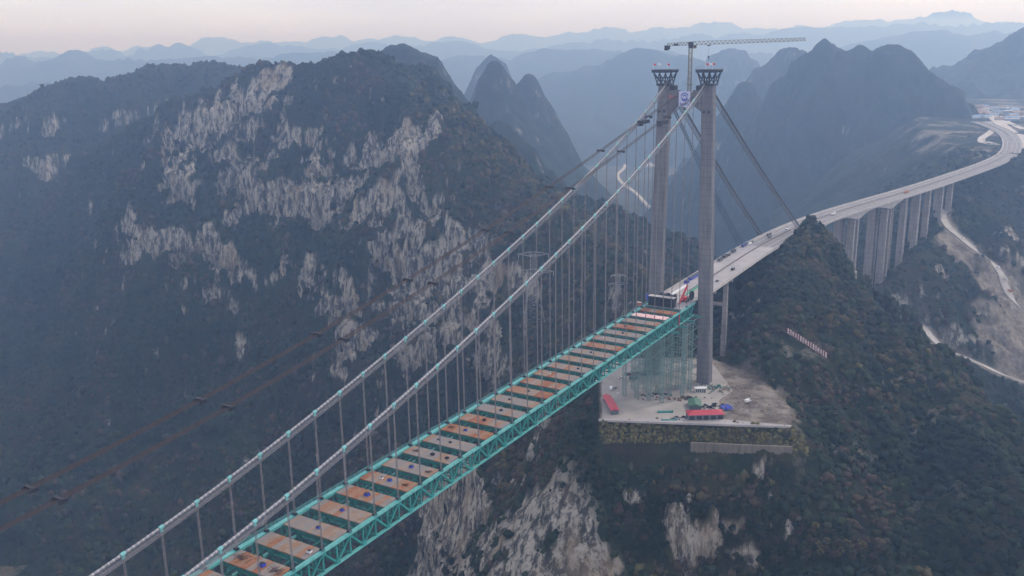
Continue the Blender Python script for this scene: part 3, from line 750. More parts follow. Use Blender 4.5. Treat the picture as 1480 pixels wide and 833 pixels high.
for side, v, ub, zb in ((-1, 0.0, 735, -192.0), (1, BW, 765, -184.0)):
    m = MB(); m.tube(cable_pts(v), 0.46, 8); nf = len(m.f); u = -78.0     # wrapping bands ring the cable between the clamps
    while u < 452: m.tube([B(u, v, cab_z(u)), B(u + .5, v, cab_z(u + .5))], 0.53, 8); u += 2.0
    mc = m.build('main_cable', CABLE, bridge, smooth=True); mc.data.materials.append(CONC_LT)
    mc.data.polygons.foreach_set('material_index', [0] * nf + [1] * (len(m.f) - nf))
    m = MB(); m.tube(back_pts(v, ub, zb), 0.85, 8); m.build('backstay_cable', BACKC, bridge, smooth=True)
    for ue, ze in (((672, -190.0), (684, -190.0)) if side < 0 else ()):
        m = MB()
        for dv in (-.9, .9): m.tube(back_pts(v - 3, ue, ze, -6, dv), 0.24, 5)
        m.build('stay_rope', BACKC, bridge)
    for i in range(-4, 28):
        u = i * S; m = MB()
        m.tube([B(u - 0.85, v, cab_z(u - 0.85)), B(u + 0.85, v, cab_z(u + 0.85))], 0.74, 8)
        m.ubox(u - 0.5, u + 0.5, v - 0.35, v + 0.35, cab_z(u) - 1.7, cab_z(u) - 0.4)
        m.build('cable_clamp', CLAMP, mc)
        m = MB()
        for du in (-0.3, 0.3): m.bar(B(u + du, v, cab_z(u) - 1.4), B(u + du, v, deck_z(u) + 0.6), 0.22)
        h = m.build('hanger', ROPE, bridge)
        m = MB(); m.ubox(u - 0.7, u + 0.7, v - 0.9, v + 0.9, deck_z(u) + 0.06, deck_z(u) + 0.9)
        m.build('anchor_socket', DARK, h)
    # catwalk: netted walkway hung under the cable
    for pts_f in (lambda dz, dv: cable_pts(v, dz, dv=dv), lambda dz, dv: back_pts(v, ub, zb, dz - 2.4, dv, 20)):
        lo_l, lo_r, hi_l, hi_r = pts_f(-1.9, -1.6), pts_f(-1.9, 1.6), pts_f(-0.75, -1.7), pts_f(-0.75, 1.7)
        m = MB()
        for k in range(len(lo_l) - 1):
            m.quad(lo_l[k], lo_r[k], lo_r[k + 1], lo_l[k + 1])
        w_ = m.build('catwalk', NET, bridge)
        m = MB()
        for k in range(len(lo_l) - 1):
            m.quad(lo_l[k], lo_l[k + 1], hi_l[k + 1], hi_l[k]); m.quad(lo_r[k], lo_r[k + 1], hi_r[k + 1], hi_r[k])
        m.build('side_net', NET_SIDE, w_)
        m = MB()
        for L_ in (lo_l, lo_r, hi_l, hi_r):
            for k in range(0, len(L_) - 1): m.bar(L_[k], L_[k + 1], 0.13)
        for k in range(0, len(lo_l), 2): m.bar(lo_l[k], lo_r[k], 0.16); m.bar(lo_l[k], hi_l[k], 0.1); m.bar(lo_r[k], hi_r[k], 0.1)
        m.build('handrope', ROPE, w_)

# ---- tower
tz0, tz1 = -262.0, -28.0
def leg_v(z, side):                                   # centreline of a leg, leaning inwards
    t = (z + 187) / 154.0
    half = (40.9 + (33.9 - 40.9) * t) / 2
    return BW / 2 + side * half
twr = MB()
def leg_prism(m, side, z0, z1, wu0, wv0, wu1, wv1, cham=0.9):
    rings = []
    for z, wu, wv in ((z0, wu0, wv0), (z1, wu1, wv1)):
        c = leg_v(z, side); a, b_ = wu / 2, wv / 2; q = cham
        pts = [(-a + q, -b_), (a - q, -b_), (a, -b_ + q), (a, b_ - q), (a - q, b_), (-a + q, b_), (-a, b_ - q), (-a, -b_ + q)]
        rings.append([B(U_T + p, c + r, z) for p, r in pts])
    n = 8; m.add(rings[0] + rings[1], [tuple(range(n))] + [tuple(range(2 * n - 1, n - 1, -1))] + [(j, n + j, n + (j + 1) % n, (j + 1) % n) for j in range(n)])
tower = MB(); tower.ubox(U_T - 9, U_T + 9, -14, 44, -263, -257.6); tw = tower.build('tower', CONC, bridge)
for s_ in (-1, 1):
    m = MB(); leg_prism(m, s_, -257.6, tz1, 9.4, 10.2, 7.2, 9.0)
    leg = m.build('leg', CONC, tw)
# portal beam at the top, haunched underneath
m = MB()
prof = [(-11.6, -48.5), (-5.8, -42.0), (5.8, -42.0), (11.6, -46.5), (11.6, -31.2), (5.4, -31.2), (5.4, -32.6), (-5.4, -32.6), (-5.4, -31.2), (-11.6, -31.2)]
pf = [(BW / 2 + x * 1.06, z) for x, z in prof]; n = len(pf)
fr = [B(U_T - 2.9, v, z) for v, z in pf]; bk = [B(U_T + 2.9, v, z) for v, z in pf]
m.add(fr + bk, [(0, 1, 8, 9), (1, 2, 3, 4, 5, 6, 7, 8)[:0] or (1, 2, 5, 6, 7, 8), (2, 3, 4, 5)] + [(n + 0, n + 9, n + 8, n + 1), (n + 1, n + 8, n + 7, n + 6, n + 5, n + 2), (n + 2, n + 5, n + 4, n + 3)] + [(j, n + j, n + (j + 1) % n, (j + 1) % n) for j in range(n)])
cb = m.build('crossbeam', CONC, tw)
# lower beam under the deck
m = MB(); m.ubox(U_T - 3, U_T + 3, leg_v(-210, -1) + 4.9, leg_v(-210, 1) - 4.9, -209, -202.5); m.build('crossbeam', CONC, tw)
m = MB()
for s_ in (-1, 1):
    c = leg_v(-48, s_)
    for dv in (-2.2, 1.6): m.ubox(U_T - 4.1, U_T - 3.5, c + dv - 1.1, c + dv + 0.9, -47.6, -45.8)
m.build('bracket', DARK, tw)
# saddle gantries on the leg tops: flared dark steel frames
for s_ in (-1, 1):
    c = leg_v(-33, s_); v0, v1 = c - 5.0, c + 5.0
    m = MB(); m.ubox(U_T - 5.0, U_T + 5.0, c - 5.0, c + 5.0, -28.0, -26.4)
    m.ubox(U_T - 6.3, U_T + 6.3, c - 8.6, c + 8.0, -17.4, -16.3)
    for e in (-1, 1):
        m.bar(B(U_T + 5.8 * e, c - 8.4, -17.9), B(U_T + 5.8 * e, c + 7.8, -17.9), 0.7, 1.4)
    g_ = m.build('saddle_gantry', DARK, tw)
    m = MB()
    for e in (-1, 1):
        uu0, uu1 = U_T + 4.4 * e, U_T + 5.8 * e
        vs0 = [c - 4.6, c - 1.6, c + 1.6, c + 4.6]; vs1 = [c - 7.2, c - 2.4, c + 2.4, c + 6.6]
        for k in range(4): m.bar(B(uu0, vs0[k], -26.5), B(uu1, vs1[k], -18), 0.75)
        for k in range(3):
            m.bar(B(uu0, vs0[k], -26.3), B(uu1, vs1[k + 1], -19), 0.4); m.bar(B(uu0, vs0[k + 1], -26.3), B(uu1, vs1[k], -19), 0.4)
        m.bar(B((uu0 + uu1) / 2, c - 5.8, -22.4), B((uu0 + uu1) / 2, c + 5.5, -22.4), 0.5)
    for k, (a, b_) in enumerate(((c - 4.6, c - 7.2), (c + 4.6, c + 6.6))):
        m.bar(B(U_T - 4.4, a, -26.5), B(U_T + 5.8, b_, -18), 0.5); m.bar(B(U_T + 4.4, a, -26.5), B(U_T - 5.8, b_, -18), 0.5)
    m.build('frame_strut', DARK, g_)
    vc = 0.0 if s_ < 0 else BW
    m = MB(); m.ubox(U_T - 3.4, U_T + 3.4, vc - 1.6, vc + 1.6, -26.4, TOPZ - 0.3)
    m.tube([B(U_T - 6, vc, TOPZ - 2.8), B(U_T - 3, vc, TOPZ - 0.6), B(U_T, vc, TOPZ), B(U_T + 3, vc, TOPZ - 0.8), B(U_T + 6, vc, TOPZ - 3.4)], 0.95, 8)
    m.build('cable_saddle', CONC, g_)
    m = MB(); inner = leg_v(-36, s_) - s_ * 6.8
    m.ubox(U_T - 2.4, U_T + 2.4, inner - 2.3, inner + 2.3, -31.19, -27.8); m.build('winch_house', DARK, tw)

# ---- painted characters and banner on the portal beam
RED_DULL = mat('dull_red_paint', (0.42, 0.13, 0.14), 0.7)
def glyph(m, cv, cz, s, uu, strokes, w=0.16):
    for (a, b_, c, d) in strokes: m.bar(B(uu, cv + a * s, cz + b_ * s), B(uu, cv + c * s, cz + d * s), 0.12, w * s)
G1 = [(-.4, .5, .4, .5), (-.3, .25, .3, .25), (0, .6, 0, .1), (-.45, .1, .45, .1), (-.3, -.05, .3, -.05), (-.3, -.05, -.3, -.4), (.3, -.05, .3, -.4), (0, -.05, 0, -.35), (-.1, -.4, -.45, -.6), (.1, -.4, .45, -.6)]
G2 = [(-.35, .5, -.4, -.5), (0, .55, 0, -.5), (.38, .55, .38, -.55), (-.55, .15, -.45, -.1), (-.2, .2, -.12, -.05), (.15, .2, .24, -.05)]
m = MB()
for cv, G in ((3.2, G1), (7.3 - 1.2, G2)): glyph(m, cv, -36.2, 2.5, U_T - 2.98, G, 0.2)
m.build('painted_character', RED_DULL, cb)
BAN = mat('lilac_banner', (0.48, 0.50, 0.66), 0.8, var=0.08)
BANB = mat('banner_blue', (0.05, 0.09, 0.36), 0.8, var=0.1)
bn = thing('banner', 'pale lilac banner with round blue emblem and blue characters on the tower crossbeam', 'banner', B(U_T - 3.3, 14.6, -43.4))
m = MB(); m.ubox(U_T - 3.3, U_T - 3.15, 10.1, 18.9, -43.4, -32.0); m.build('cloth', BAN, bn)
m = MB()
for r0, a0, a1 in ((2.7, 20, 200), (2.0, 190, 380), (1.2, 0, 170), (2.7, 215, 330)):
    q = [B(U_T - 3.42, 14.6 + r0 * math.cos(math.radians(a0 + (a1 - a0) * k / 12)), -36.0 + r0 * math.sin(math.radians(a0 + (a1 - a0) * k / 12))) for k in range(13)]
    for k in range(12): m.bar(q[k], q[k + 1], 0.12, 0.75)
m.build('emblem', BANB, bn)
m = MB()
for k, G in enumerate((G1, G2, G1, G2)): glyph(m, 11.7 + k * 1.95, -41.3, 1.4, U_T - 3.4, G, 0.18)
m.build('banner_lettering', BANB, bn)

# ---- flags on the gantries
def flag(v, du, col, label):
    f = thing('flag', label, 'flag', B(U_T + du, v, -16.3), group=None)
    m = MB(); m.tube([B(U_T + du, v, -16.3), B(U_T + du, v, -11.2)], 0.12, 5); m.build('pole', WHITE, f)
    m = MB(); a, b_ = [], []
    for k in range(6):
        vv = v + 0.12 + k * 0.38; w_ = 0.25 * math.sin(k * 1.3)
        a.append(B(U_T + du + w_, vv, -13.2 - 0.07 * k)); b_.append(B(U_T + du + w_, vv, -11.8 - 0.1 * k))
    for k in range(5): m.quad(a[k], a[k + 1], b_[k + 1], b_[k])
    m.build('flag_cloth', col, f)
lv, rv = leg_v(-33, -1), leg_v(-33, 1)
flag(lv - 8.2, -4, RED, 'red flag on the outer corner of the far gantry')
flag(lv - 7.4, 4, WHITE, 'white flag behind the red corner flag of the far gantry')
flag(lv + 2.0, -2, RED, 'red flag in the middle of the far tower gantry')
flag(rv - 1.5, -4, RED, 'red flag at the front of the near tower gantry')
flag(rv + 1.0, 3, RED, 'red flag behind the white one on the near gantry')
flag(rv - 0.4, 0, WHITE, 'white flag between two red ones on the near gantry')

# ---- aerial ropeways of the cable crane, with load carriers
_tp = np.polyfit([-64, 0, 60.5, 121.7, 188.5, 257, 325.4, 400, 452], [-123.4, -116.7, -109.8, -101.5, -89.6, -76.9, -62.3, -46.5, -36.5], 3)
def trz(u): return float(np.polyval(_tp, u))
for v, which in ((8.0, 'far'), (22.0, 'near')):
    t = thing('ropeway', 'brown bundle of aerial ropeway ropes with black carriers, the %s from the right tower leg' % ('farther' if v < 15 else 'nearer'), 'ropeway', B(452, v, trz(452)), group='ropeway rope bundles strung from the tower')
    m = MB()
    for k in range(8):
        dv = -1.4 + 0.4 * k
        m.tube([B(u, v + dv, trz(u)) for u in list(range(-160, 452, 12)) + [454]], 0.085, 4)
    m.build('rope_bundle', ROPE_BR, t)
    for u in (-125, -64, 0, 60.5, 121.7, 188.5, 257, 325.4, 402):
        z = trz(u); m = MB(); big = 1.6 if u > 390 else 1.0
        m.ubox(u - 0.5 * big, u + 0.5 * big, v - 2.3, v + 2.3, z - 0.35, z + 0.5)
        m.ubox(u - 1.3 * big, u + 1.3 * big, v - 2.2, v - 1.5, z - 0.9 * big, z + 0.3); m.ubox(u - 1.3 * big, u + 1.3 * big, v + 1.5, v + 2.2, z - 0.9 * big, z + 0.3)
        if u > 390: m.ubox(u - 14, u, v - 1.2, v + 1.2, z - 4.6, z - 2.2); m.ubox(u - 15.5, u - 12.5, v - 1.7, v + 1.7, z - 5.6, z - 1.8)
        m.build('carrier', DARK, t)
# ================================================================ TOWER CRANE on the crossbeam
CR_Y = mat('crane_steel', (0.20, 0.17, 0.10), 0.6, var=0.2)
CR_W = mat('crane_jib_steel', (0.20, 0.19, 0.17), 0.6, var=0.15)
cb0 = Vector(B(U_T + 3.9, 15.4, -32.6)); 
crane = thing('tower_crane', 'yellowish lattice tower crane standing between the two tower legs', 'crane', cb0)
top = Vector((cb0.x, cb0.y, -0.6))
m = MB(); lattice(m, cb0, top, 1.15, 0.34, 0.22, 14, ((1, 0, 0), (0, 1, 0))); m.build('mast', CR_Y, crane)
m = MB()
for z in (-27.0, ):
    m.box(cb0.x - 2.6, cb0.x + 2.6, cb0.y - 2.6, cb0.y + 2.6, z - 0.3, z)
m.build('climbing_platform', CR_Y, crane)
m = MB(); m.tube([(top.x, top.y, -1.4), (top.x, top.y, 0.4)], 1.7, 12); m.box(top.x - 1.6, top.x + 1.6, top.y - 1.6, top.y + 1.6, 0.2, 3.2); m.build('slewing_unit', DARK, crane)
m = MB(); m.box(top.x + 1.7, top.x + 4.0, top.y - 1.9, top.y - 0.1, -1.6, 0.9); cabm = m.build('cab', CR_Y, crane)
m = MB(); m.box(top.x + 2.2, top.x + 3.6, top.y - 1.95, top.y - 1.9, -0.9, 0.5); m.build('window', DARK, cabm)
def jib(x0, x1, z0, z1, name, h0, h1, n, matl):
    m = MB(); w_ = 1.0
    f = lambda t, k: (top.x + x0 + (x1 - x0) * t, top.y + (0, -w_, w_)[k], z0 + (z1 - z0) * t + ((h0 + (h1 - h0) * t) if k == 0 else 0))
    for k in range(3): m.bar(f(0, k), f(1, k), 0.3)
    for j in range(n):
        a, b_, c = j / n, (j + .5) / n, (j + 1) / n
        for k in (1, 2): m.bar(f(a, k), f(b_, 0), 0.24); m.bar(f(b_, 0), f(c, k), 0.24)
        m.bar(f(a, 1), f(a, 2), 0.15); m.bar(f(a, 1), f(c, 2), 0.12)
    return m.build(name, matl, crane)
jib(1.5, 84, 0.8, 2.6, 'jib', 2.6, 2.1, 26, CR_W)
jib(-17.5, -1.5, 0.4, 0.8, 'counter_jib', 2.0, 2.3, 7, CR_W)
m = MB(); m.box(top.x - 19.2, top.x - 16.2, top.y - 1.3, top.y + 1.3, -2.6, 0.9); m.box(top.x - 16.2, top.x - 15.2, top.y - 1.0, top.y + 1.0, -1.9, 0.7); m.build('counterweight', DARK, crane)
m = MB(); m.box(top.x - 12, top.x - 9.5, top.y - 1.2, top.y + 1.2, 0.6, 2.0); m.build('winch', DARK, crane)
m = MB(); m.box(top.x + 12.2, top.x + 14.4, top.y - 0.9, top.y + 0.9, 0.0, 0.7); m.build('trolley', DARK, crane)
m = MB()
for d in (-.4, .4): m.tube([(top.x + 13.3 + d, top.y, 0.3), (top.x + 13.3 + d * .4, top.y, -7.0)], 0.035, 4)
m.build('hoist_rope', DARK, crane)
m = MB(); m.box(top.x + 12.8, top.x + 13.8, top.y - 0.3, top.y + 0.3, -8.4, -7.0); m.tube([(top.x + 13.3, top.y, -8.4), (top.x + 13.3, top.y, -9.2), (top.x + 13.8, top.y, -9.7), (top.x + 14.2, top.y, -9.2)], 0.2, 6); m.build('hook_block', DARK, crane)

# ================================================================ FALSEWORK under the end of the truss
FALS = mat('falsework_teal', (0.13, 0.23, 0.22), 0.6, var=0.3)
fw = thing('scaffold_tower', 'pale teal lattice falsework columns standing on the yard under the bridge deck', 'scaffolding', B(425, 15, PAD_Z))
ztop = -200.5
us, vs = (400, 416, 432, 447), (-6, 4, 14, 24, 34)
for a in us:
    for b_ in vs:
        if (a, b_) in ((400, 34), (447, 34)): continue
        m = MB(); lattice(m, B(a, b_, PAD_Z), B(a, b_, ztop), 1.1, 0.26, 0.12, 18, ((UX, UY, 0), (VX, VY, 0)))
        m.build('column', FALS, fw)
m = MB()
for z in np.linspace(PAD_Z + 9, ztop, 7):
    for a in us: m.bar(B(a, vs[0], z), B(a, vs[-1] if a > 400 else 24, z), 0.32)
    for b_ in vs: m.bar(B(us[0] if b_ < 25 else us[1], b_, z), B(us[-1], b_, z), 0.32)
zz = np.linspace(PAD_Z + 9, ztop, 7)
for k in range(6):
    for a in us[::2]:
        for j in range(len(vs) - 2): m.bar(B(a, vs[j], zz[k]), B(a, vs[j + 1], zz[k + 1]), 0.2)
    for b_ in vs[::2]:
        for j in range(1, len(us) - 1): m.bar(B(us[j], b_, zz[k + 1]), B(us[j + 1], b_, zz[k]), 0.2)
m.build('bracing', FALS, fw)
m = MB()
for a in us: m.ubox(a - .5, a + .5, -6, 36, ztop, ztop + 1.2)
m.build('cap_beam', TEAL, fw)

# ================================================================ APPROACH VIADUCT
CL_UV = [(463, 14.8), (520, 14.8), (580, 14.8), (640, 15), (700, 17.5), (760, 22), (830, 31), (900, 44), (980, 63), (1060, 83), (1150, 104), (1250, 125), (1350, 145), (1450, 163), (1560, 176), (1684, 179), (1848, 170), (2000, 152), (2150, 120), (2300, 75)]
def _smooth(P_, n):
    P_ = np.array(P_, float); out = []
    P2 = np.vstack([2 * P_[0] - P_[1], P_, 2 * P_[-1] - P_[-2]])
    for i in range(1, len(P2) - 2):
        p0, p1, p2, p3 = P2[i - 1:i + 3]
        for k in range(n):
            t = k / n
            out.append(0.5 * (2 * p1 + (p2 - p0) * t + (2 * p0 - 5 * p1 + 4 * p2 - p3) * t * t + (3 * p1 - p0 - 3 * p2 + p3) * t ** 3))
    out.append(P2[-2]); return np.array(out)
cl = _smooth(CL_UV, 8)
tg = np.gradient(cl, axis=0); tg /= np.linalg.norm(tg, axis=1)[:, None]
VZ = -189.6
def vz(u): return VZ + 0.0012 * max(0, u - 463)
def vp(k, off, dz=0.0):                               # point of the viaduct: station k, offset to the right
    u, v = cl[k]; return B(u - tg[k][1] * off, v + tg[k][0] * off, vz(u) + dz)
def strip(m, o0, o1, d0, d1, k0=0, k1=None):
    k1 = len(cl) - 1 if k1 is None else k1
    for k in range(k0, k1):
        m.hexa([vp(k, o0, d0), vp(k + 1, o0, d0), vp(k + 1, o1, d0), vp(k, o1, d0), vp(k, o0, d1), vp(k + 1, o0, d1), vp(k + 1, o1, d1), vp(k, o1, d1)])
ROADC = mat('viaduct_deck_concrete', (0.28, 0.265, 0.27), 0.85, scale=0.05, col2=(0.38, 0.355, 0.36))
ASPH = mat('asphalt', (0.16, 0.15, 0.155), 0.85, scale=0.06, col2=(0.21, 0.20, 0.205))
via = thing('viaduct', 'long curving concrete road viaduct on tall twin piers running away from the bridge tower', 'viaduct', B(800, 30, -420))
m = MB(); strip(m, -16.2, 16.2, -1.2, 0.0); m.build('deck', ROADC, via)
st_curve = int(8 * 3.6)
m = MB(); strip(m, -13.6, -1.6, 0.005, 0.03, st_curve); strip(m, 1.6, 13.6, 0.005, 0.03, st_curve); m.build('carriageway', ASPH, via)
m = MB(); strip(m, -16.2, -15.7, 0.0, 1.2); m.build('parapet', CONC_LT, via)
m = MB(); strip(m, 15.7, 16.2, 0.0, 1.2); strip(m, 16.2, 16.35, -1.6, -0.3); m.build('parapet', CONC_LT, via)
m = MB(); strip(m, -0.35, 0.35, 0.0, 1.0, 2); m.build('median_barrier', mat('median_concrete', (0.16, 0.14, 0.14), 0.8), via)
m = MB()
for o_ in (-7.6, 7.6):
    for k in range(st_curve, len(cl) - 1): m.hexa([vp(k, o_ - .12, .032), vp(k + 1, o_ - .12, .032), vp(k + 1, o_ + .12, .032), vp(k, o_ + .12, .032), vp(k, o_ - .12, .04), vp(k + 1, o_ - .12, .04), vp(k + 1, o_ + .12, .04), vp(k, o_ + .12, .04)])
m.build('lane_marking', WHITE, via)
def near_k(u): return int(np.argmin(np.abs(cl[:, 0] - u)))
piers = [500, 545, 800, 922, 1012, 1058, 1100, 1142, 1185, 1228]
def girder_depth(u):
    if u < 740: return 3.0
    if u > 1040: return 3.2
    d = min(abs(u - 800), abs(u - 922), abs(u - 1012)); return 3.4 + 6.5 * math.exp(-(d / 26.0) ** 2) + (1.0 if d < 12 else 0)
m = MB()
for side in (-1, 1):
    for k in range(0, near_k(1500)):
        u0, u1 = cl[k][0], cl[k + 1][0]; a, b_ = side * 8.1 - 4.3, side * 8.1 + 4.3
        d0, d1 = -girder_depth(u0), -girder_depth(u1)
        m.hexa([vp(k, a, d0), vp(k + 1, a, d1), vp(k + 1, b_, d1), vp(k, b_, d0), vp(k, a, -1.2), vp(k + 1, a, -1.2), vp(k + 1, b_, -1.2), vp(k, b_, -1.2)])
m.build('box_girder', CONC_LT, via)
PIERC = banded_concrete('pier_concrete', (0.20, 0.185, 0.185), (0.30, 0.275, 0.275), 6)
def wall_pier(k, du, half_u, off, half_v, z0, m):
    t, n_ = tg[k], None
    u, v = cl[k]; zt = vz(u) - girder_depth(u)
    c = []
    for z in (z0, zt):
        ex = 1.25 if z == z0 else 1.0
        for a, b_ in ((-1, 1), (1, 1), (1, -1), (-1, -1)):
            o_ = off + b_ * half_v * ex; s_ = du + a * half_u * ex
            c.append(B(u + t[0] * s_ - t[1] * o_, v + t[1] * s_ + t[0] * o_, z))
    m.hexa(c)
for u in piers:
    k = near_k(u)
    if u < 600:
        p = MB()
        for o_ in (-9.5, 9.5): wall_pier(k, 0, 1.6, o_, 1.7, -262, p)
        a, b_ = vp(k, -9, -26), vp(k, 9, -26); p.bar(a, b_, 2.2, 2.6); a, b_ = vp(k, -15, -4.0), vp(k, 15, -4.0); p.bar(a, b_, 3.0, 2.2)
        p.build('pier', PIERC, via)
    elif u == 800:
        p = MB()
        for du in (-3.5, 3.5): wall_pier(k, du, 1.2, 10.5, 3.4, -330, p); wall_pier(k, du, 1.2, -8, 4.0, -330, p)
        p.build('pier', PIERC, via)
    else:
        for o_ in (-8.1, 8.1):
            p = MB(); wd = 4.2
            if u < 1030: wall_pier(k, -5, 1.7, o_, wd, -620, p); wall_pier(k, 5, 1.7, o_, wd, -620, p)
            else: wall_pier(k, 0, 2.6, o_, 3.6, -560, p)
            p.build('pier', PIERC, via)

# ================================================================ small vehicles
GLASS = mat('dark_glass', (0.02, 0.025, 0.03), 0.15, var=0.1)
TYRE = mat('tyre_rubber', (0.015, 0.015, 0.016), 0.9, var=0.1)
paints = {'white': mat('car_paint_white', (0.75, 0.75, 0.76), 0.3, var=0.04), 'black': mat('car_paint_black', (0.02, 0.02, 0.024), 0.3), 'silver': mat('car_paint_silver', (0.38, 0.39, 0.41), 0.3, 0.4),
          'red': mat('car_paint_red', (0.4, 0.03, 0.03), 0.35), 'blue': mat('car_paint_blue', (0.04, 0.07, 0.32), 0.35), 'grey': mat('car_paint_grey', (0.10, 0.11, 0.12), 0.35), 'orange': mat('truck_paint_orange', (0.5, 0.17, 0.03), 0.4)}
def body_prism(m, prof, hw, inset=0.0):
    n = len(prof); a = [(x, -hw + (inset if z > 1.0 else 0), z) for x, z in prof]; b_ = [(x, hw - (inset if z > 1.0 else 0), z) for x, z in prof]
    m.add(a + b_, [tuple(range(n)), tuple(range(2 * n - 1, n - 1, -1))] + [(j, n + j, n + (j + 1) % n, (j + 1) % n)[::-1] for j in range(n)])
def vehicle(kind, colour, label, loc, rz, group, sc_=1.0):
    name, cat = {'car': ('car', 'car'), 'truck': ('truck', 'truck'), 'van': ('van', 'van')}[kind]
    t = thing(name, label, cat, (0, 0, 0), 0, group)
    pm = paints[colour]
    if kind == 'car': L_, W_ = 4.6, 0.9
    elif kind == 'van': L_, W_ = 5.6, 1.0
    else: L_, W_ = 9.0, 1.25
    m = MB()
    if kind == 'car':
        body_prism(m, [(-2.3, .35), (2.3, .35), (2.32, .75), (2.1, .95), (1.1, 1.02), (-1.75, 1.02), (-2.25, .95), (-2.32, .7)], W_); bo = m.build('body', pm, t)
        m = MB(); body_prism(m, [(1.1, 1.0), (0.45, 1.48), (-1.2, 1.48), (-1.8, 1.0)], W_ - 0.08, 0.12); m.build('glasshouse', GLASS, bo)
        m = MB(); m.box(-1.1, 0.4, -0.66, 0.66, 1.482, 1.52); m.build('roof', pm, bo)
    elif kind == 'van':
        body_prism(m, [(-2.8, .4), (2.8, .4), (2.85, 1.1), (2.2, 1.3), (1.6, 2.2), (-2.8, 2.25)], W_); bo = m.build('body', pm, t)
        m = MB(); body_prism(m, [(2.12, 1.36), (1.66, 2.06), (0.7, 2.06), (0.7, 1.36)], W_ + 0.01); m.build('window', GLASS, bo)
    else:
        m.box(2.4, 4.4, -1.2, 1.2, 0.7, 3.0); bo = m.build('cab', pm, t)
        m = MB(); m.box(4.402, 4.43, -1.0, 1.0, 1.8, 2.7); m.box(3.0, 4.2, -1.23, -1.203, 1.8, 2.6); m.box(3.0, 4.2, 1.203, 1.23, 1.8, 2.6); m.build('window', GLASS, bo)
        m = MB(); m.box(-4.4, 2.2, -1.25, 1.25, 1.1, 1.4); m.box(-4.4, -4.3, -1.25, 1.25, 1.4, 2.6); m.box(2.1, 2.2, -1.25, 1.25, 1.4, 2.8)
        for s_ in (-1, 1): m.box(-4.3, 2.1, s_ * 1.2 - .05, s_ * 1.2 + .05, 1.4, 2.5)
        m.build('cargo_bed', pm, t)
    r = 0.33 if kind == 'car' else (0.38 if kind == 'van' else 0.5)
    for x in ((-1.4, 1.4) if kind == 'car' else (-1.8, 1.8) if kind == 'van' else (-3.2, -1.9, 3.3)):
        for s_ in (-1, 1):
            m = MB(); m.tube([(x, s_ * (W_ - .22), r), (x, s_ * (W_ + .01), r)], r, 10); m.build('wheel', TYRE, t)
    t.location = loc; t.rotation_euler = (0, 0, rz); t.scale = (sc_,) * 3
    return t
BRZ = math.atan2(UY, UX)
def on_deck(u, off):                                  # viaduct deck position and heading
    k = near_k(u); t = tg[k]; p = vp(k, off, 0.04)
    du = u - cl[k][0]; hd = math.atan2(UY * t[0] + VY * t[1], UX * t[0] + VX * t[1])
    return (p[0] + UX * du * t[0] + VX * du * t[1], p[1] + UY * du * t[0] + VY * du * t[1], p[2]), hd
DG = 'vehicles standing on the viaduct deck beside the tower'
for kind, col, u, off, label in (
    ('car', 'white', 503, 3.0, 'white car beside the median barrier just past the right tower leg'),
    ('car', 'black', 506, 8.2, 'black car next to the white pickup just past the right tower leg'),
    ('van', 'white', 503, 9.5, 'white van near the right parapet just past the tower leg'),
    ('car', 'grey', 518, 9.5, 'grey car standing alone ahead of the white van'),
    ('van', 'black', 563, 8.5, 'black van standing alone in the middle of the right carriageway'),
    ('car', 'black', 545, -12.5, 'black car at the left parapet, nearest to the tower of that row'),
    ('car', 'grey', 549, -12.0, 'dark grey car right behind the black one at the left parapet'),
    ('truck', 'grey', 592, -12.5, 'dark grey truck, first of the long row along the left parapet'),
    ('truck', 'black', 606, -12.8, 'black truck, second of the long row along the left parapet'),
    ('van', 'black', 616, -12.5, 'black van between two trucks at the left parapet'),
    ('truck', 'grey', 632, -12.8, 'dark truck behind the black van at the left parapet'),
    ('truck', 'blue', 660, -12.6, 'blue truck in the row along the left parapet'),
    ('van', 'white', 672, -10.5, 'white van beside the end of the parapet row'),
    ('truck', 'silver', 674, -13.0, 'silver truck at the far end of the row by the left parapet'),
    ('car', 'black', 684, -12.8, 'small black car ahead of the silver truck at the left parapet'),
    ('truck', 'grey', 722, -8.5, 'tall grey truck where the back cables come down to the deck'),
    ('van', 'grey', 713, -5.0, 'dark van beside the tall grey truck on the deck'),
    ('truck', 'white', 758, -2.4, 'white truck on the deck just before the knoll hides it'),
    ('van', 'white', 786, 6.0, 'white van on the deck above the tip of the wooded knoll'),
    ('van', 'white', 800, 12.5, 'white van at the right parapet just past the knoll'),
    ('car', 'white', 838, 7.5, 'white car on the curve right after the knoll'),
    ('truck', 'white', 873, 3.5, 'white truck in the middle of the curve over the haunched span'),
    ('car', 'white', 975, 9.0, 'white car farthest along the curving viaduct'),
    ('truck', 'orange', 1075, 4.0, 'orange truck on the far part of the viaduct')):
    loc, hd = on_deck(u, off); vehicle(kind, col, label, loc, hd + (math.pi if off < 0 else 0), DG)

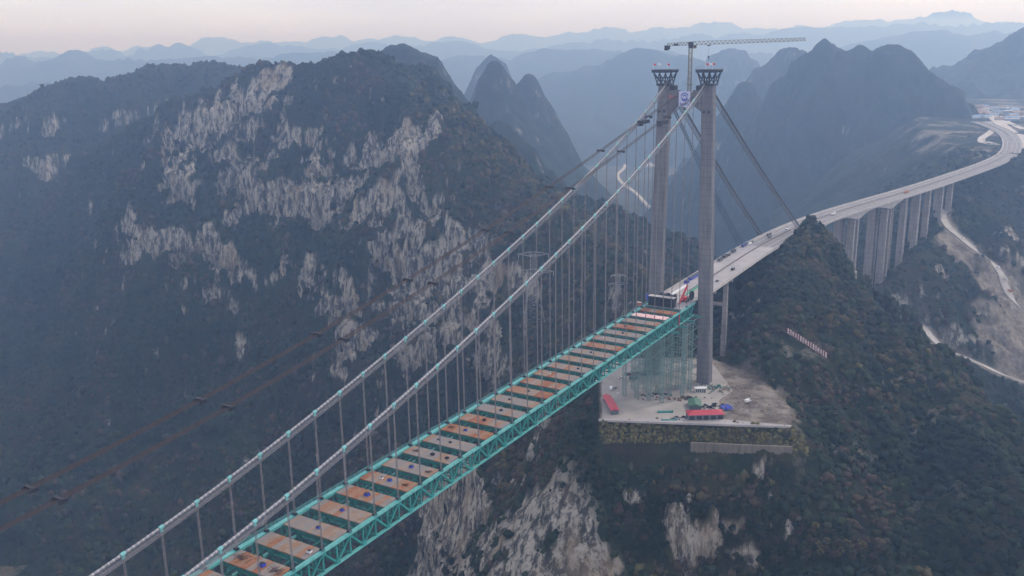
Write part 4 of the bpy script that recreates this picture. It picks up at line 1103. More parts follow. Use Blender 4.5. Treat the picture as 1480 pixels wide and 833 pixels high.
# ================================================================ work gear at the head of the deck
def dk(u): return deck_z(u) - 0.1
m = MB(); m.udeck(26.55 * S, U_T + 5.4, 1.0, BW - 1.0, -0.6, -0.12); o = m.build('end_slab', ROADC, bridge)
PINK = mat('pink_white_sheet', (0.62, 0.30, 0.30), 0.8, scale=0.5, col2=(0.80, 0.66, 0.64))
u0 = 25 * S - 7.5
m = MB()
for k in range(14):
    v0 = 1.4 + 26.8 * k / 14; m.udeck(u0, u0 + 8.0, v0, v0 + 26.8 / 14 - 0.05, -0.10, 0.02 + 0.10 * ((k * 7) % 3))
tag(m.build('tarpaulin', PINK, None), 'pink and white sheeting laid across the deck in front of the black rack', 'tarpaulin')
u0 = 26.55 * S
rk = thing('equipment_rack', 'long black netted steel rack standing across the head of the deck', 'rack', B(u0 + 3, 12, dk(u0)))
m = MB()
for k in range(8):
    v = 1.6 + 2.9 * k
    for du in (0, 4.5): m.bar(B(u0 + du, v, dk(u0)), B(u0 + du, v, dk(u0) + 7.2), 0.28)
for du in (0, 4.5):
    for h in (0.3, 3.6, 7.2): m.bar(B(u0 + du, 1.6, dk(u0) + h), B(u0 + du, 21.9, dk(u0) + h), 0.26)
m.build('frame', DARK, rk)
BLK = mat('black_net', (0.012, 0.014, 0.022), 0.8, var=0.3)
m = MB()
for k in range(7):
    v = 1.8 + 2.9 * k; m.ubox(u0 + 0.3, u0 + 4.2, v, v + 2.5, dk(u0) + 0.2, dk(u0) + 6.6)
m.build('black_screen', BLK, rk)
m = MB(); m.ubox(u0 - 0.3, u0 + 4.9, 1.3, 22.2, dk(u0) + 7.3, dk(u0) + 7.5); m.build('top_walkway', CONC_LT, rk)
for v, lab in ((9.8, 'black cable drum behind the rack, next to the far leg'), (16.2, 'black cable drum behind the rack, the one nearer the road')):
    q = thing('cable_drum', lab, 'cable drum', B(u0 + 11, v, dk(u0 + 11)), group='black drums behind the rack')
    c = dk(u0) + 4.2
    m = MB(); m.tube([B(u0 + 11, v - 2.2, c), B(u0 + 11, v + 2.2, c)], 3.2, 16); m.build('wound_cable', BLK, q)
    m = MB(); m.tube([B(u0 + 11, v - 2.6, c), B(u0 + 11, v - 2.2, c)], 4.1, 20); m.tube([B(u0 + 11, v + 2.2, c), B(u0 + 11, v + 2.6, c)], 4.1, 20); m.build('flange', DARK, q)
def container(label, u, v, col, L_=6.0, W_=2.4, H_=2.6, along=False, base=None):
    t = thing('container', label, 'container', B(u, v, dk(u)), group='containers around the tower foot of the deck')
    a, b_ = (L_ / 2, W_ / 2) if along else (W_ / 2, L_ / 2); z = dk(u)
    m = MB(); m.ubox(u - a, u + a, v - b_, v + b_, z, z + H_)
    n = 9
    for k in range(n):
        if along: uu = u - a + 0.3 + (2 * a - 0.6) * k / (n - 1); m.ubox(uu - .12, uu + .12, v - b_ - .05, v + b_ + .05, z + .2, z + H_ - .2)
        else: vv = v - b_ + 0.3 + (2 * b_ - 0.6) * k / (n - 1); m.ubox(u - a - .05, u + a + .05, vv - .12, vv + .12, z + .2, z + H_ - .2)
    m.build('corrugated_shell', col, t)
    m = MB(); m.ubox(u - a - .08, u + a + .08, v - b_ - .08, v + b_ + .08, z + H_, z + H_ + .15); m.build('roof', DARK if col is BLUE else CONC_LT, t)
container('blue container left of the black drums by the far leg', u0 + 9, 3.2, BLUE)
container('blue and white cabin on the outer edge of the deck beside the far leg', u0 + 14, -3.6, BLUE, 5, 2.6, 5.2)
container('rusty red container at the left deck edge next to the pink sheet', u0 - 5, -3.4, mat('rust_red', (0.36, 0.12, 0.08), 0.8), 3.6, 2.4, 2.8)
container('blue container beside the white beams behind the drums', U_T + 45, 3.4, BLUE, 5, 3.2, 2.8, True)
container('long blue container behind the first, along the left parapet', U_T + 66, 2.6, BLUE, 24, 3.0, 3.0, True)
m = MB()
for k in range(4): m.ubox(U_T - 6, U_T + 34, 5.6 + k * .62, 6.1 + k * .62, dk(U_T) + .1, dk(U_T) + 1.2)
tag(m.build('steel_beams', WHITE, None), 'bundle of long white beams lying on the deck past the drums', 'beams')
m = MB()
for k in range(3): m.ubox(U_T + 4, U_T + 38, 15.4 + k * .7, 15.9 + k * .7, dk(U_T) + .1, dk(U_T) + .9)
tag(m.build('steel_beams', mat('green_beam', (0.05, 0.30, 0.20), 0.6), None), 'green beams lying on the deck behind the red crane', 'beams')
# red crawler crane
rc = thing('crawler_crane', 'red crawler crane with raised boom at the right edge of the deck head', 'crane', B(U_T - 9, 22.5, dk(U_T)))
m = MB()
for v in (20.8, 24.2): m.ubox(U_T - 12.5, U_T - 5.5, v - .5, v + .5, dk(U_T), dk(U_T) + 1.2)
m.build('track', BLK, rc)
m = MB(); m.ubox(U_T - 11.5, U_T - 6, 21.0, 24.0, dk(U_T) + 1.3, dk(U_T) + 3.8); m.build('body', RED, rc)
m = MB(); m.tube([B(U_T - 6.5, 25.6, dk(U_T) + 4.6), B(U_T - 6.5, 27.2, dk(U_T) + 4.6)], 3.6, 18); m.build('drum', BLK, rc)
m = MB(); m.bar(B(U_T - 19, 21.2, dk(U_T) + .6), B(U_T - 7, 23, dk(U_T) + 12.5), 1.0, 1.3); m.build('boom', RED, rc)
m = MB(); m.ubox(U_T - 11.3, U_T - 9.2, 24.0, 25.2, dk(U_T) + 1.5, dk(U_T) + 3.6); m.build('cab', GLASS, rc)
m = MB(); m.ubox(25.8 * S, 25.8 * S + 1.6, BW + 0.9, BW + 1.3, deck_z(400) - 9.5, deck_z(400) - 0.3)
tag(m.build('banner', mat('dark_red_cloth', (0.28, 0.03, 0.06), 0.8), None), 'dark red cloth hanging on the outside of the truss near the tower', 'banner')

# workers' gear on the panels
rnd = random.Random(5)
def gen_set(i, v, col, label, cat='generator', name='generator', s=1.0):
    u = i * S - 3.4; z = deck_z(u) - 0.08
    t = thing(name, label, cat, B(u, v, z), group='gear left on the deck panels')
    m = MB(); m.ubox(u - 0.8 * s, u + 0.8 * s, v - 1.0 * s, v + 1.0 * s, z, z + 1.0 * s); m.build('casing', col, t)
    m = MB(); m.ubox(u - 0.65 * s, u + 0.65 * s, v - 0.8 * s, v + 0.8 * s, z + 1.0 * s, z + 1.2 * s); m.ubox(u + 0.85 * s, u + 1.1 * s, v - .3, v + .3, z, z + .5 * s); m.build('lid', DARK, t)
    return t
ordw = ['bottom of the photo', 'second', 'third', 'fourth', 'fifth', 'sixth', 'seventh', 'eighth', 'ninth', 'tenth', 'eleventh', 'twelfth', 'thirteenth', 'fourteenth', 'fifteenth', 'sixteenth', 'seventeenth', 'eighteenth', 'nineteenth', 'twentieth', 'twenty-first', 'twenty-second', 'twenty-third']
def w(k): return 'nearest whole' if k == 0 else ordw[k]
for i, v, c, s in ((1, 17.0, 'b', 1.15), (2, 25.6, 'w', .9), (3, 15.5, 'b', .8), (4, 13.8, 'b', .8), (5, 14.6, 'b', 1.1), (6, 14.0, 'b', .9), (6, 11.6, 'w', .7), (7, 15.2, 'b', .9), (8, 14.8, 'd', .9), (8, 23.8, 'd', .8), (9, 7.0, 'd', .5), (9, 16.0, 'd', .6),
                     (10, 13.5, 'b', .8), (10, 21.5, 'w', .6), (11, 14.5, 'd', .8), (12, 15.0, 'd', .7), (13, 12.0, 'd', .6), (14, 14.5, 'd', .7), (16, 10.5, 'w', .6), (17, 20.0, 'd', .6), (19, 13.5, 'd', .6), (21, 8.0, 'w', .6), (22, 14.0, 'd', .7), (23, 18.5, 'w', .6), (23, 9.0, 'd', .6)):
    col, cn_ = {'b': (BLUE, 'blue'), 'w': (WHITE, 'white'), 'd': (DARK, 'dark')}[c]
    where = 'left half' if v < 11 else 'right half' if v > 18 else 'middle'
    gen_set(i, v + rnd.uniform(-1.2, 1.2), col, '%s machine box on the %s of the %s deck panel counted from the camera' % (cn_, where, w(i - 1)), 'machine box', 'machine_box', s)
STK = mat('rusty_bars', (0.08, 0.045, 0.035), 0.8)
for i, v, lab in ((1, 6.0, 'tangle of rusty reinforcing bars on the left of the nearest whole deck panel'), (1, 24.0, 'tangle of rusty reinforcing bars on the right of the nearest whole deck panel'), (6, 24.0, 'heap of dark bars at the right end of the sixth deck panel'),
                  (7, 25.0, 'small heap of dark bars at the right end of the seventh deck panel'), (8, 6.0, 'dark bars on the left of the eighth deck panel'), (10, 5.0, 'dark bars on the left of the tenth deck panel')):
    m = MB(); u = i * S - 3.4
    for k in range(26):
        a = rnd.uniform(0, 3.14); l = rnd.uniform(1.2, 3.4) * (1 if i == 1 else .5); cu_, cv_ = u + rnd.gauss(0, 1.0) * (1 if i == 1 else .5), v + rnd.gauss(0, 1.8) * (1 if i == 1 else .5); h = rnd.uniform(0.02, 0.5)
        m.bar(B(cu_ - l / 2 * math.cos(a), cv_ - l / 2 * math.sin(a), deck_z(u) - .08 + h), B(cu_ + l / 2 * math.cos(a), cv_ + l / 2 * math.sin(a), deck_z(u) + h), 0.12)
    tag(m.build('bar_pile', STK, None), lab, 'bars', group='heaps of bars on the deck panels')
# ================================================================ ROADS on the far bank and in the valley
DIRT = mat('pale_road', (0.36, 0.33, 0.31), 0.9, scale=0.08, col2=(0.47, 0.44, 0.42))
def ribbon(m, pts, hw, dz=0.3, thick=0.5):
    pts = np.array(pts); t = np.gradient(pts[:, :2], axis=0); t /= np.linalg.norm(t, axis=1)[:, None] + 1e-9
    n = np.stack([t[:, 1], -t[:, 0]], 1)
    for k in range(len(pts) - 1):
        c = []
        for dzz in (dz - thick, dz):
            for j, s_ in ((k, -1), (k + 1, -1), (k + 1, 1), (k, 1)):
                c.append((pts[j, 0] + n[j, 0] * hw * s_, pts[j, 1] + n[j, 1] * hw * s_, pts[j, 2] + dzz))
        m.hexa(c)
def offset_line(pts, d):
    pts = np.array(pts); t = np.gradient(pts[:, :2], axis=0); t /= np.linalg.norm(t, axis=1)[:, None] + 1e-9
    q = pts.copy(); q[:, 0] += t[:, 1] * d; q[:, 1] -= t[:, 0] * d; return q
for nm in ('upper', 'lower'):
    m = MB(); ribbon(m, RW[nm], 4.6, 0.35); o = m.build('road', DIRT); o['kind'] = 'structure'
    for s_ in (-1, 1):
        m = MB(); ribbon(m, offset_line(RW[nm], s_ * 4.9), 0.28, 1.15, 1.3)
        tag(m.build('guard_wall', CONC_LT), 'pale %s guard wall of the %s road on the far hillside' % ('outer' if s_ > 0 else 'inner', 'higher winding' if nm == 'upper' else 'lower curving'), 'guard wall')
for idx, kind, col, label in ((24, 'car', 'white', 'white car on the upper hillside road, farthest of four'), (44, 'van', 'white', 'white van on the upper hillside road near the bend'), (52, 'truck', 'white', 'white truck on the steep part of the upper hillside road'), (60, 'truck', 'orange', 'orange truck on the upper hillside road, lowest of four')):
    a, b_ = RW['upper'][idx], RW['upper'][idx + 1]
    vehicle(kind, col, label, (a[0] + 1.5, a[1], a[2] + 0.35), math.atan2(b_[1] - a[1], b_[0] - a[0]), 'vehicles on the hillside road')
# river and shore below the far bank
WAT, wnt, wb = new_mat('river_water')
wb.inputs['Base Color'].default_value = (0.02, 0.075, 0.085, 1); wb.inputs['Roughness'].default_value = 0.22
n_ = wnt.nodes.new('ShaderNodeTexNoise'); n_.inputs['Scale'].default_value = 0.12; n_.inputs['Detail'].default_value = 6
g_ = wnt.nodes.new('ShaderNodeNewGeometry'); bp_ = wnt.nodes.new('ShaderNodeBump'); bp_.inputs['Strength'].default_value = 0.35
wnt.links.new(g_.outputs['Position'], n_.inputs['Vector']); wnt.links.new(n_.outputs['Fac'], bp_.inputs['Height']); wnt.links.new(bp_.outputs[0], wb.inputs['Normal'])
rv = MB(); rv.box(430, 1100, 700, 1032, -460, -441.5); ro = rv.build('river', WAT); ro['kind'] = 'structure'
# pale winding roads on the valley floor behind the tower
def valley(pts, hw, label=None):
    P_ = [at_z(a, b_, -592) for a, b_ in pts]; c = []
    P_ = np.array(P_); P2 = np.vstack([2 * P_[0] - P_[1], P_, 2 * P_[-1] - P_[-2]])
    for i in range(1, len(P2) - 2):
        p0, p1, p2, p3 = P2[i - 1:i + 3]
        for k in range(6):
            t = k / 6; c.append(0.5 * (2 * p1 + (p2 - p0) * t + (2 * p0 - 5 * p1 + 4 * p2 - p3) * t * t + (3 * p1 - p0 - 3 * p2 + p3) * t ** 3))
    c.append(P2[-2]); m = MB(); ribbon(m, c, hw, 0.4, 8.0); o = m.build('road', DIRT); o['kind'] = 'structure'
valley([(822, 160), (838, 182), (852, 202), (870, 212), (893, 225), (903, 240), (893, 252), (900, 265), (918, 278), (940, 300), (962, 313), (978, 330), (990, 345), (1006, 362)], 7)
valley([(893, 228), (925, 222), (948, 216), (972, 214), (995, 216), (1008, 213)], 10)
valley([(930, 228), (945, 232), (936, 240), (958, 236)], 16)
valley([(978, 386), (992, 384), (1004, 386), (1012, 384)], 5)

# ================================================================ CONSTRUCTION YARD at the tower foot
YC = mat('yard_concrete', (0.25, 0.235, 0.22), 0.9, scale=0.05, col2=(0.36, 0.335, 0.315))
def extr(m, poly, z0, z1):
    n = len(poly); a = [(x, y, z0) for x, y in poly]; b_ = [(x, y, z1) for x, y in poly]
    m.add(a + b_, [tuple(range(n - 1, -1, -1)), tuple(range(n, 2 * n))] + [(j, (j + 1) % n, n + (j + 1) % n, n + j) for j in range(n)])
m = MB(); extr(m, [(63, 608), (100, 607.2), (132, 606.5), (150, 612), (153, 640), (168, 660), (166, 730), (120, 740), (87, 736), (71, 699)], PAD_Z - 3, PAD_Z)
o = m.build('pavement', YC); o['kind'] = 'structure'
m = MB(); extr(m, [(60, 605.5), (192, 588), (193, 589), (192.5, 590.2), (132, 607), (60, 607.5)], PAD_Z - 0.9, PAD_Z + 0.55)
tag(m.build('parapet_wall', ROADC), 'low pale wall along the front edge of the construction yard', 'wall')
def yard(px, py, z=PAD_Z): return at_z(px, py, z)
RROOF = mat('red_sheet_roof', (0.42, 0.035, 0.06), 0.55, var=0.12, scale=0.3, stretch=(1, 6, 1))
GROOF = mat('green_sheet_roof', (0.06, 0.15, 0.10), 0.6, var=0.2)
SHEDW = mat('shed_wall', (0.10, 0.12, 0.15), 0.7, var=0.2)
def shed(label, cx, cy, rz, L_, W_, H_, roof, wall, hip=False, openings=3, name='shed'):
    t = thing(name, label, 'shed', (0, 0, 0), 0)
    m = MB(); m.box(-L_ / 2, L_ / 2, -W_ / 2, W_ / 2, 0, H_); wo = m.build('wall', wall, t)
    m = MB(); e = 0.6; ri = W_ * 0.22; hl = W_ / 2 if hip else 0
    v = [(-L_ / 2 - e, -W_ / 2 - e, H_ + .02), (L_ / 2 + e, -W_ / 2 - e, H_ + .02), (L_ / 2 + e, W_ / 2 + e, H_ + .02), (-L_ / 2 - e, W_ / 2 + e, H_ + .02), (-L_ / 2 - e + hl, 0, H_ + ri), (L_ / 2 + e - hl, 0, H_ + ri)]
    m.add(v, [(0, 1, 5, 4), (2, 3, 4, 5), (1, 2, 5), (3, 0, 4), (3, 2, 1, 0)]); m.build('roof', roof, t)
    for k in range(openings):
        x = -L_ / 2 + L_ * (k + .5) / openings
        m = MB(); m.box(x - L_ / openings * .36, x + L_ / openings * .36, -W_ / 2 - .06, -W_ / 2 + .1, 0.3, H_ - 0.7); m.build('door' if k % 2 == 0 else 'window', GLASS, wo)
    t.location = (cx, cy, PAD_Z); t.rotation_euler = (0, 0, rz); return t
a = yard(1020, 607); shed('red hipped roof shed at the front edge of the yard, right of the green hut', a[0], a[1] + 3.5, 0.02, 25, 9, 4.2, RROOF, SHEDW, True, 5)
a = yard(881, 590); shed('long narrow red roof shed along the left edge of the yard', a[0] + 1.0, a[1] + 2, math.radians(96), 29, 5.4, 3.4, RROOF, SHEDW, False, 6)
a = yard(1004, 588); shed('green roofed hut behind the red hipped shed', a[0], a[1], 1.45, 13, 8.5, 3.0, GROOF, SHEDW, False, 2)
a = yard(1012, 566); shed('small white site cabin in front of the right tower leg', a[0], a[1], 0.0, 8, 3.2, 3.2, WHITE, WHITE, False, 5, 'cabin')
a = yard(915, 548); shed('dark reddish hut beside the foot of the falsework', a[0], a[1], 0.1, 6, 4, 3.2, mat('dull_red_roof', (0.12, 0.05, 0.07), 0.7), SHEDW, False, 2, 'hut')
YG = 'vehicles parked on the construction yard'
for px, py, kind, col, label, rz in ((893, 571, 'car', 'white', 'white car parked on the yard, the middle one of three behind the red shed', 1.45), (889, 561, 'car', 'silver', 'silver car parked on the yard, farthest from the front wall', 1.2), (883, 563, 'van', 'white', 'white van parked at the far end of the narrow red shed', 1.45),
                                     (891, 596, 'car', 'black', 'dark car parked beside the near end of the narrow red shed', 1.4), (866, 553, 'van', 'white', 'white van at the left corner of the yard by the truss', 0.6),
                                     (898, 547, 'car', 'white', 'white car by the bushes at the back of the yard', 0.2), (1081, 581, 'van', 'white', 'white van alone on the rubble slope right of the yard', 0.6)):
    a = at_z(px, py, PAD_Z + (0.05 if px < 1050 else 1.0)); vehicle(kind, col, label, a, rz, YG)
def beams(px, py, L_, n, label, rz=0.0):
    a = yard(px, py); m = MB()
    for k in range(n): m.box(a[0] - L_ / 2, a[0] + L_ / 2, a[1] + k * 1.0 * 2.4 / n, a[1] + k * 2.4 / n + .5, PAD_Z + .02, PAD_Z + .9)
    for x in (-L_ / 2, L_ / 2 - .5): m.box(a[0] + x, a[0] + x + .5, a[1] - .3, a[1] + 3.0, PAD_Z + .92, PAD_Z + 1.3)
    tag(m.build('steel_beams', TEAL, None), label, 'beams')
beams(962, 597, 11, 3, 'teal truss beams lying in the middle of the yard')
beams(968, 609, 11, 2, 'teal truss beams lying against the front wall of the yard')
m = MB(); a = yard(1048, 590)
rr = random.Random(3)
for k in range(12):
    x, y = a[0] + rr.uniform(-4.5, 4.5), a[1] + rr.uniform(-3, 3); h = rr.uniform(.8, 2.0); s_ = rr.uniform(1.0, 1.8); m.hexa([(x - s_, y - s_, PAD_Z), (x + s_, y - s_ * .8, PAD_Z), (x + s_ * .9, y + s_, PAD_Z), (x - s_, y + s_, PAD_Z), (x - s_ * .6, y - s_ * .5, PAD_Z + h), (x + s_ * .5, y - s_ * .6, PAD_Z + h * .9), (x + s_ * .6, y + s_ * .5, PAD_Z + h), (x - s_ * .5, y + s_ * .6, PAD_Z + h * 1.1)])
tag(m.build('tarpaulin', BLUE, None), 'bright blue tarpaulin over a heap right of the green hut', 'tarpaulin')
def scrap(px, py, sx, sy, n, col, label, seed, z=PAD_Z, name='material_pile'):
    a = at_z(px, py, z); m = MB(); r_ = random.Random(seed)
    for k in range(n):
        x, y = a[0] + r_.gauss(0, sx), a[1] + r_.gauss(0, sy); l, ang, h = r_.uniform(.5, 3.2), r_.uniform(0, 3.14), r_.uniform(.1, .9)
        dx, dy = l / 2 * math.cos(ang), l / 2 * math.sin(ang); m.bar((x - dx, y - dy, z + h * .6), (x + dx, y + dy, z + h * .6 + .1), r_.uniform(.2, 1.1), h)
    tag(m.build(name, col, None), label, 'rubble' if name == 'rubble' else 'pile', group=None if name == 'rubble' else 'piles of building material on the yard', kind='stuff' if name == 'rubble' else None)
scrap(1030, 588, 5, 2.5, 60, DARK, 'dark scrap heap between the green hut and the blue tarpaulin', 11)
scrap(982, 606, 3, 2, 30, DARK, 'dark tangle of steel at the left end of the red hipped shed', 12)
scrap(968, 577, 9, 2.2, 34, mat('rust_brown', (0.16, 0.06, 0.04), 0.9), 'reddish brown timber pile in front of the falsework', 13)
scrap(945, 571, 8, 2, 26, DARK, 'dark steel pieces at the front foot of the falsework', 14)
scrap(996, 575, 3, 4, 26, DARK, 'dark barriers beside the white cabin', 15)
scrap(1024, 560, 6, 5, 50, TEAL_DK, 'dark teal formwork stacked behind the right tower leg', 16)
scrap(1075, 588, 16, 9, 90, mat('rubble_grey', (0.18, 0.16, 0.15), 0.95), 'grey rubble strewn over the slope right of the yard', 17, PAD_Z + 0.6, 'rubble')
scrap(1055, 562, 10, 8, 70, mat('rubble_brown', (0.20, 0.16, 0.13), 0.95), 'brownish rubble right of the tower foot', 18, PAD_Z + 0.4, 'rubble')
m = MB()
for k in range(9):
    a = yard(905 + k * 3.2, 541 + 1.2 * math.sin(k)); b_ = 1.2 + .6 * (k % 3); m.box(a[0] - b_, a[0] + b_, a[1] - 1.5, a[1] + 1.5, PAD_Z + .0, PAD_Z + 1.1)
tag(m.build('barrier_row', DARK, None), 'row of dark barriers at the back of the yard left of the falsework', 'barriers')
# retaining wall and planted terrace below the yard
RW_M = mat('ribbed_retaining_wall', (0.11, 0.098, 0.082), 0.9, scale=0.3, stretch=(1, 1, .3), col2=(0.19, 0.17, 0.145))
w0, w1 = (121.5, 584.5), (188.5, 573.5)
m = MB(); m.bar((w0[0], w0[1], PAD_Z - 12.6), (w1[0], w1[1], PAD_Z - 12.0), 1.2, 8.5)
for k in range(26):
    t = (k + .5) / 26; x = w0[0] + (w1[0] - w0[0]) * t; y = w0[1] + (w1[1] - w0[1]) * t; m.box(x - .35, x + .35, y - 1.1, y - .55, PAD_Z - 16.5, PAD_Z - 8.5)
tag(m.build('retaining_wall', RW_M, None), 'ribbed concrete retaining wall below the planted terrace in front of the yard', 'retaining wall')

# ================================================================ HILLSIDE SIGN of white characters
_tt = np.linspace(0, 1, 17)
_sp = np.array([hit(1137 + 58 * t, 486 + 37 * t, h_spur, 450, 900) for t in _tt])
SL = np.stack([np.polyval(np.polyfit(_tt, _sp[:, i], 2), _tt) for i in range(3)], 1); SL[:, 2] += 5.0
sa, sb = SL[0], SL[-1]
sg = thing('hillside_sign', 'long row of white character boards on red backing standing on the wooded slope', 'sign', tuple(sa))
m = MB()
for k in range(16): m.bar(tuple(SL[k] + [0, .4, 0]), tuple(SL[k + 1] + [0, .4, 0]), 0.25, 4.6)
for k in range(0, 17, 2): m.bar(tuple(SL[k] + [0, .7, -7]), tuple(SL[k] + [0, .7, 2.2]), .3)
m.build('backing_board', mat('sign_red', (0.20, 0.05, 0.06), 0.8), sg)
SGW = mat('sign_white', (0.80, 0.74, 0.74), 0.7, var=0.05)
glyphs = [G1, G2, [(-.4, .5, .4, .5), (-.4, 0, .4, 0), (-.4, -.5, .4, -.5), (0, .5, 0, -.5)], [(-.4, .5, -.4, -.5), (.4, .5, .4, -.5), (-.4, .5, .4, .5), (-.4, 0, .4, 0), (-.4, -.5, .4, -.5)], [(0, .6, 0, -.6), (-.5, .2, .5, .2), (0, .2, -.45, -.5), (0, .2, .45, -.5)]]
m = MB()
for k in range(16):
    c = (SL[k] + SL[k + 1]) / 2; d_ = SL[k + 1] - SL[k]; d_ = d_ / np.hypot(d_[0], d_[1])
    for a, b_, cc, dd in glyphs[(k * 3) % 5]:
        f = lambda p, q_: tuple(c + d_ * p * 1.55 + np.array([0.0, .1, q_ * 3.7]))
        m.bar(f(a, b_), f(cc, dd), .22, .62)
m.build('lettering', SGW, sg)

# ================================================================ TRANSMISSION TOWERS on the slope behind the hangers
PYL = mat('galvanised_steel', (0.30, 0.30, 0.31), 0.6, 0.2, var=0.15)
def pylon(px, py, ytop, label, fn, y0, y1, wide=1.0):
    a = hit(px, py, fn, y0, y1); H_ = (py - ytop) / F_PX * a[1] * 1.06
    t = thing('transmission_tower', label, 'pylon', a, group='power pylons on the slope behind the bridge')
    def wd(h): return H_ * (0.13 * (1 - h) ** 1.3 + 0.022) if h < .62 else H_ * 0.045
    m = MB(); z = lambda h: a[2] + H_ * h; lv_ = [-0.06, .08, .2, .3, .39, .47, .54, .60, .66, .72, .78, .84, .90, .96, 1.0]
    cor = [(-1, -1), (1, -1), (1, 1), (-1, 1)]
    pt = lambda h, c: (a[0] + c[0] * wd(max(h, 0)) * wide, a[1] + c[1] * wd(max(h, 0)) * wide, z(h))
    for h0, h1 in zip(lv_[:-1], lv_[1:]):
        for k in range(4):
            c0, c1 = cor[k], cor[(k + 1) % 4]
            m.bar(pt(h0, c0), pt(h1, c0), .42); m.bar(pt(h0, c0), pt(h1, c1), .22); m.bar(pt(h0, c1), pt(h1, c0), .22); m.bar(pt(h1, c0), pt(h1, c1), .2)
    m.build('lattice_body', PYL, t)
    for h, half in ((.74, .27), (.985, .20)):
        for s_ in (-1, 1):
            m = MB(); e = (a[0] + s_ * H_ * half, a[1], z(h) + .01 * H_)
            for c in cor: m.bar((a[0] + c[0] * H_ * .04, a[1] + c[1] * H_ * .04, z(h) + (0.035 * H_ if c[1] > 0 else -0.02 * H_)), e, .3)
            for q in range(1, 6):
                tt = q / 6; m.bar((a[0] + s_ * H_ * half * tt, a[1], z(h) + .045 * H_ * (1 - tt)), (a[0] + s_ * H_ * half * tt, a[1], z(h) - .03 * H_ * (1 - tt)), .2)
            m.build('cross_arm', PYL, t)
            m = MB(); m.tube([e, (e[0], e[1], e[2] - H_ * .06)], .18, 5); m.build('insulator', WHITE, t)
    return t
comb = lambda X, Y: np.maximum(h_m1(X, Y), h_spur(X, Y))
pylon(772, 470, 366, 'tall grey lattice pylon on the slope between the hangers, the taller of two', comb, 820, 1300)
pylon(893, 448, 398, 'smaller grey lattice pylon close to the far tower leg', comb, 820, 1500)

# ================================================================ VILLAGE beyond the viaduct
cols = [mat('house_wall_white', (0.55, 0.55, 0.57), 0.8), mat('house_wall_blue', (0.22, 0.30, 0.42), 0.8), mat('house_wall_tan', (0.40, 0.33, 0.28), 0.8)]
roofs = [mat('roof_blue', (0.12, 0.22, 0.38), 0.7), mat('roof_grey', (0.30, 0.30, 0.32), 0.7), mat('roof_brown', (0.22, 0.14, 0.12), 0.7)]
hr = random.Random(9)
protos = []
def house(proto, L_, W_, H_):
    t = thing('house', 'x', 'house', (0, 0, 0)); m = MB(); m.box(-L_ / 2, L_ / 2, -W_ / 2, W_ / 2, -4, H_); wl = m.build('wall', cols[proto % 3], t)
    m = MB(); m.add([(-L_ / 2 - .5, -W_ / 2 - .5, H_), (L_ / 2 + .5, -W_ / 2 - .5, H_), (L_ / 2 + .5, W_ / 2 + .5, H_), (-L_ / 2 - .5, W_ / 2 + .5, H_), (-L_ / 2 - .5, 0, H_ + W_ * .2), (L_ / 2 + .5, 0, H_ + W_ * .2)], [(0, 1, 5, 4), (2, 3, 4, 5), (1, 2, 5), (3, 0, 4)]); m.build('roof', roofs[proto % 3], t)
    for k in range(3):
        x = -L_ / 2 + L_ * (k + .5) / 3; m = MB(); m.box(x - 1, x + 1, -W_ / 2 - .06, -W_ / 2 + .1, 1.2, 2.8); m.build('window', GLASS, wl)
    return t
kinds = [(26, 13, 7, 'white walled house with a blue roof in the far settlement beyond the viaduct'), (34, 12, 6, 'long blue walled shed with a grey roof in the far settlement beyond the viaduct'), (20, 14, 9, 'tan house with a brown roof in the far settlement beyond the viaduct')]
used = [0, 0, 0]
for k in range(46):
    px, py = hr.uniform(1408, 1478), hr.uniform(156, 177)
    if abs(px - (1418 + (py - 150) * 1.2)) < 3: continue
    j = hr.randrange(3); L_, W_, H_, lab = kinds[j]
    x, y, z = at_z(px, py, -191)
    if not used[j]: protos.append((j, house(j, L_, W_, H_))); used[j] = 1; o = protos[-1][1]
    else: o = copy_tree([p for q, p in protos if q == j][0])
    o['label'] = lab; o['group'] = 'houses of the far settlement, kind %d' % (j + 1); o.location = (x, y, -192); o.rotation_euler = (0, 0, hr.uniform(-.5, .5))
# interchange ramps on the plateau
def flat_road(pts, hw, z=-189.5, mt=None):
    P_ = np.array([at_z(a, b_, z) for a, b_ in pts]); c = []
    P2 = np.vstack([2 * P_[0] - P_[1], P_, 2 * P_[-1] - P_[-2]])
    for i in range(1, len(P2) - 2):
        p0, p1, p2, p3 = P2[i - 1:i + 3]
        for k in range(8):
            t = k / 8; c.append(0.5 * (2 * p1 + (p2 - p0) * t + (2 * p0 - 5 * p1 + 4 * p2 - p3) * t * t + (3 * p1 - p0 - 3 * p2 + p3) * t ** 3))
    c.append(P2[-2]); m = MB(); ribbon(m, c, hw, 0.3, 3.0); o = m.build('road', mt or DIRT); o['kind'] = 'structure'
flat_road([(1424, 205), (1440, 209), (1421, 206), (1419, 200), (1428, 194), (1436, 187), (1440, 182)], 7)
flat_road([(1478, 214), (1478, 203), (1474, 197), (1462, 194)], 16, -188.6)
flat_road([(1462, 192), (1450, 183), (1441, 174), (1430, 166), (1418, 158)], 13, -188.4)
flat_road([(1480, 200), (1462, 196), (1440, 182), (1428, 176)], 8, -190.2)
flat_road([(1480, 187), (1466, 181), (1455, 176), (1450, 168)], 8, -190.0)
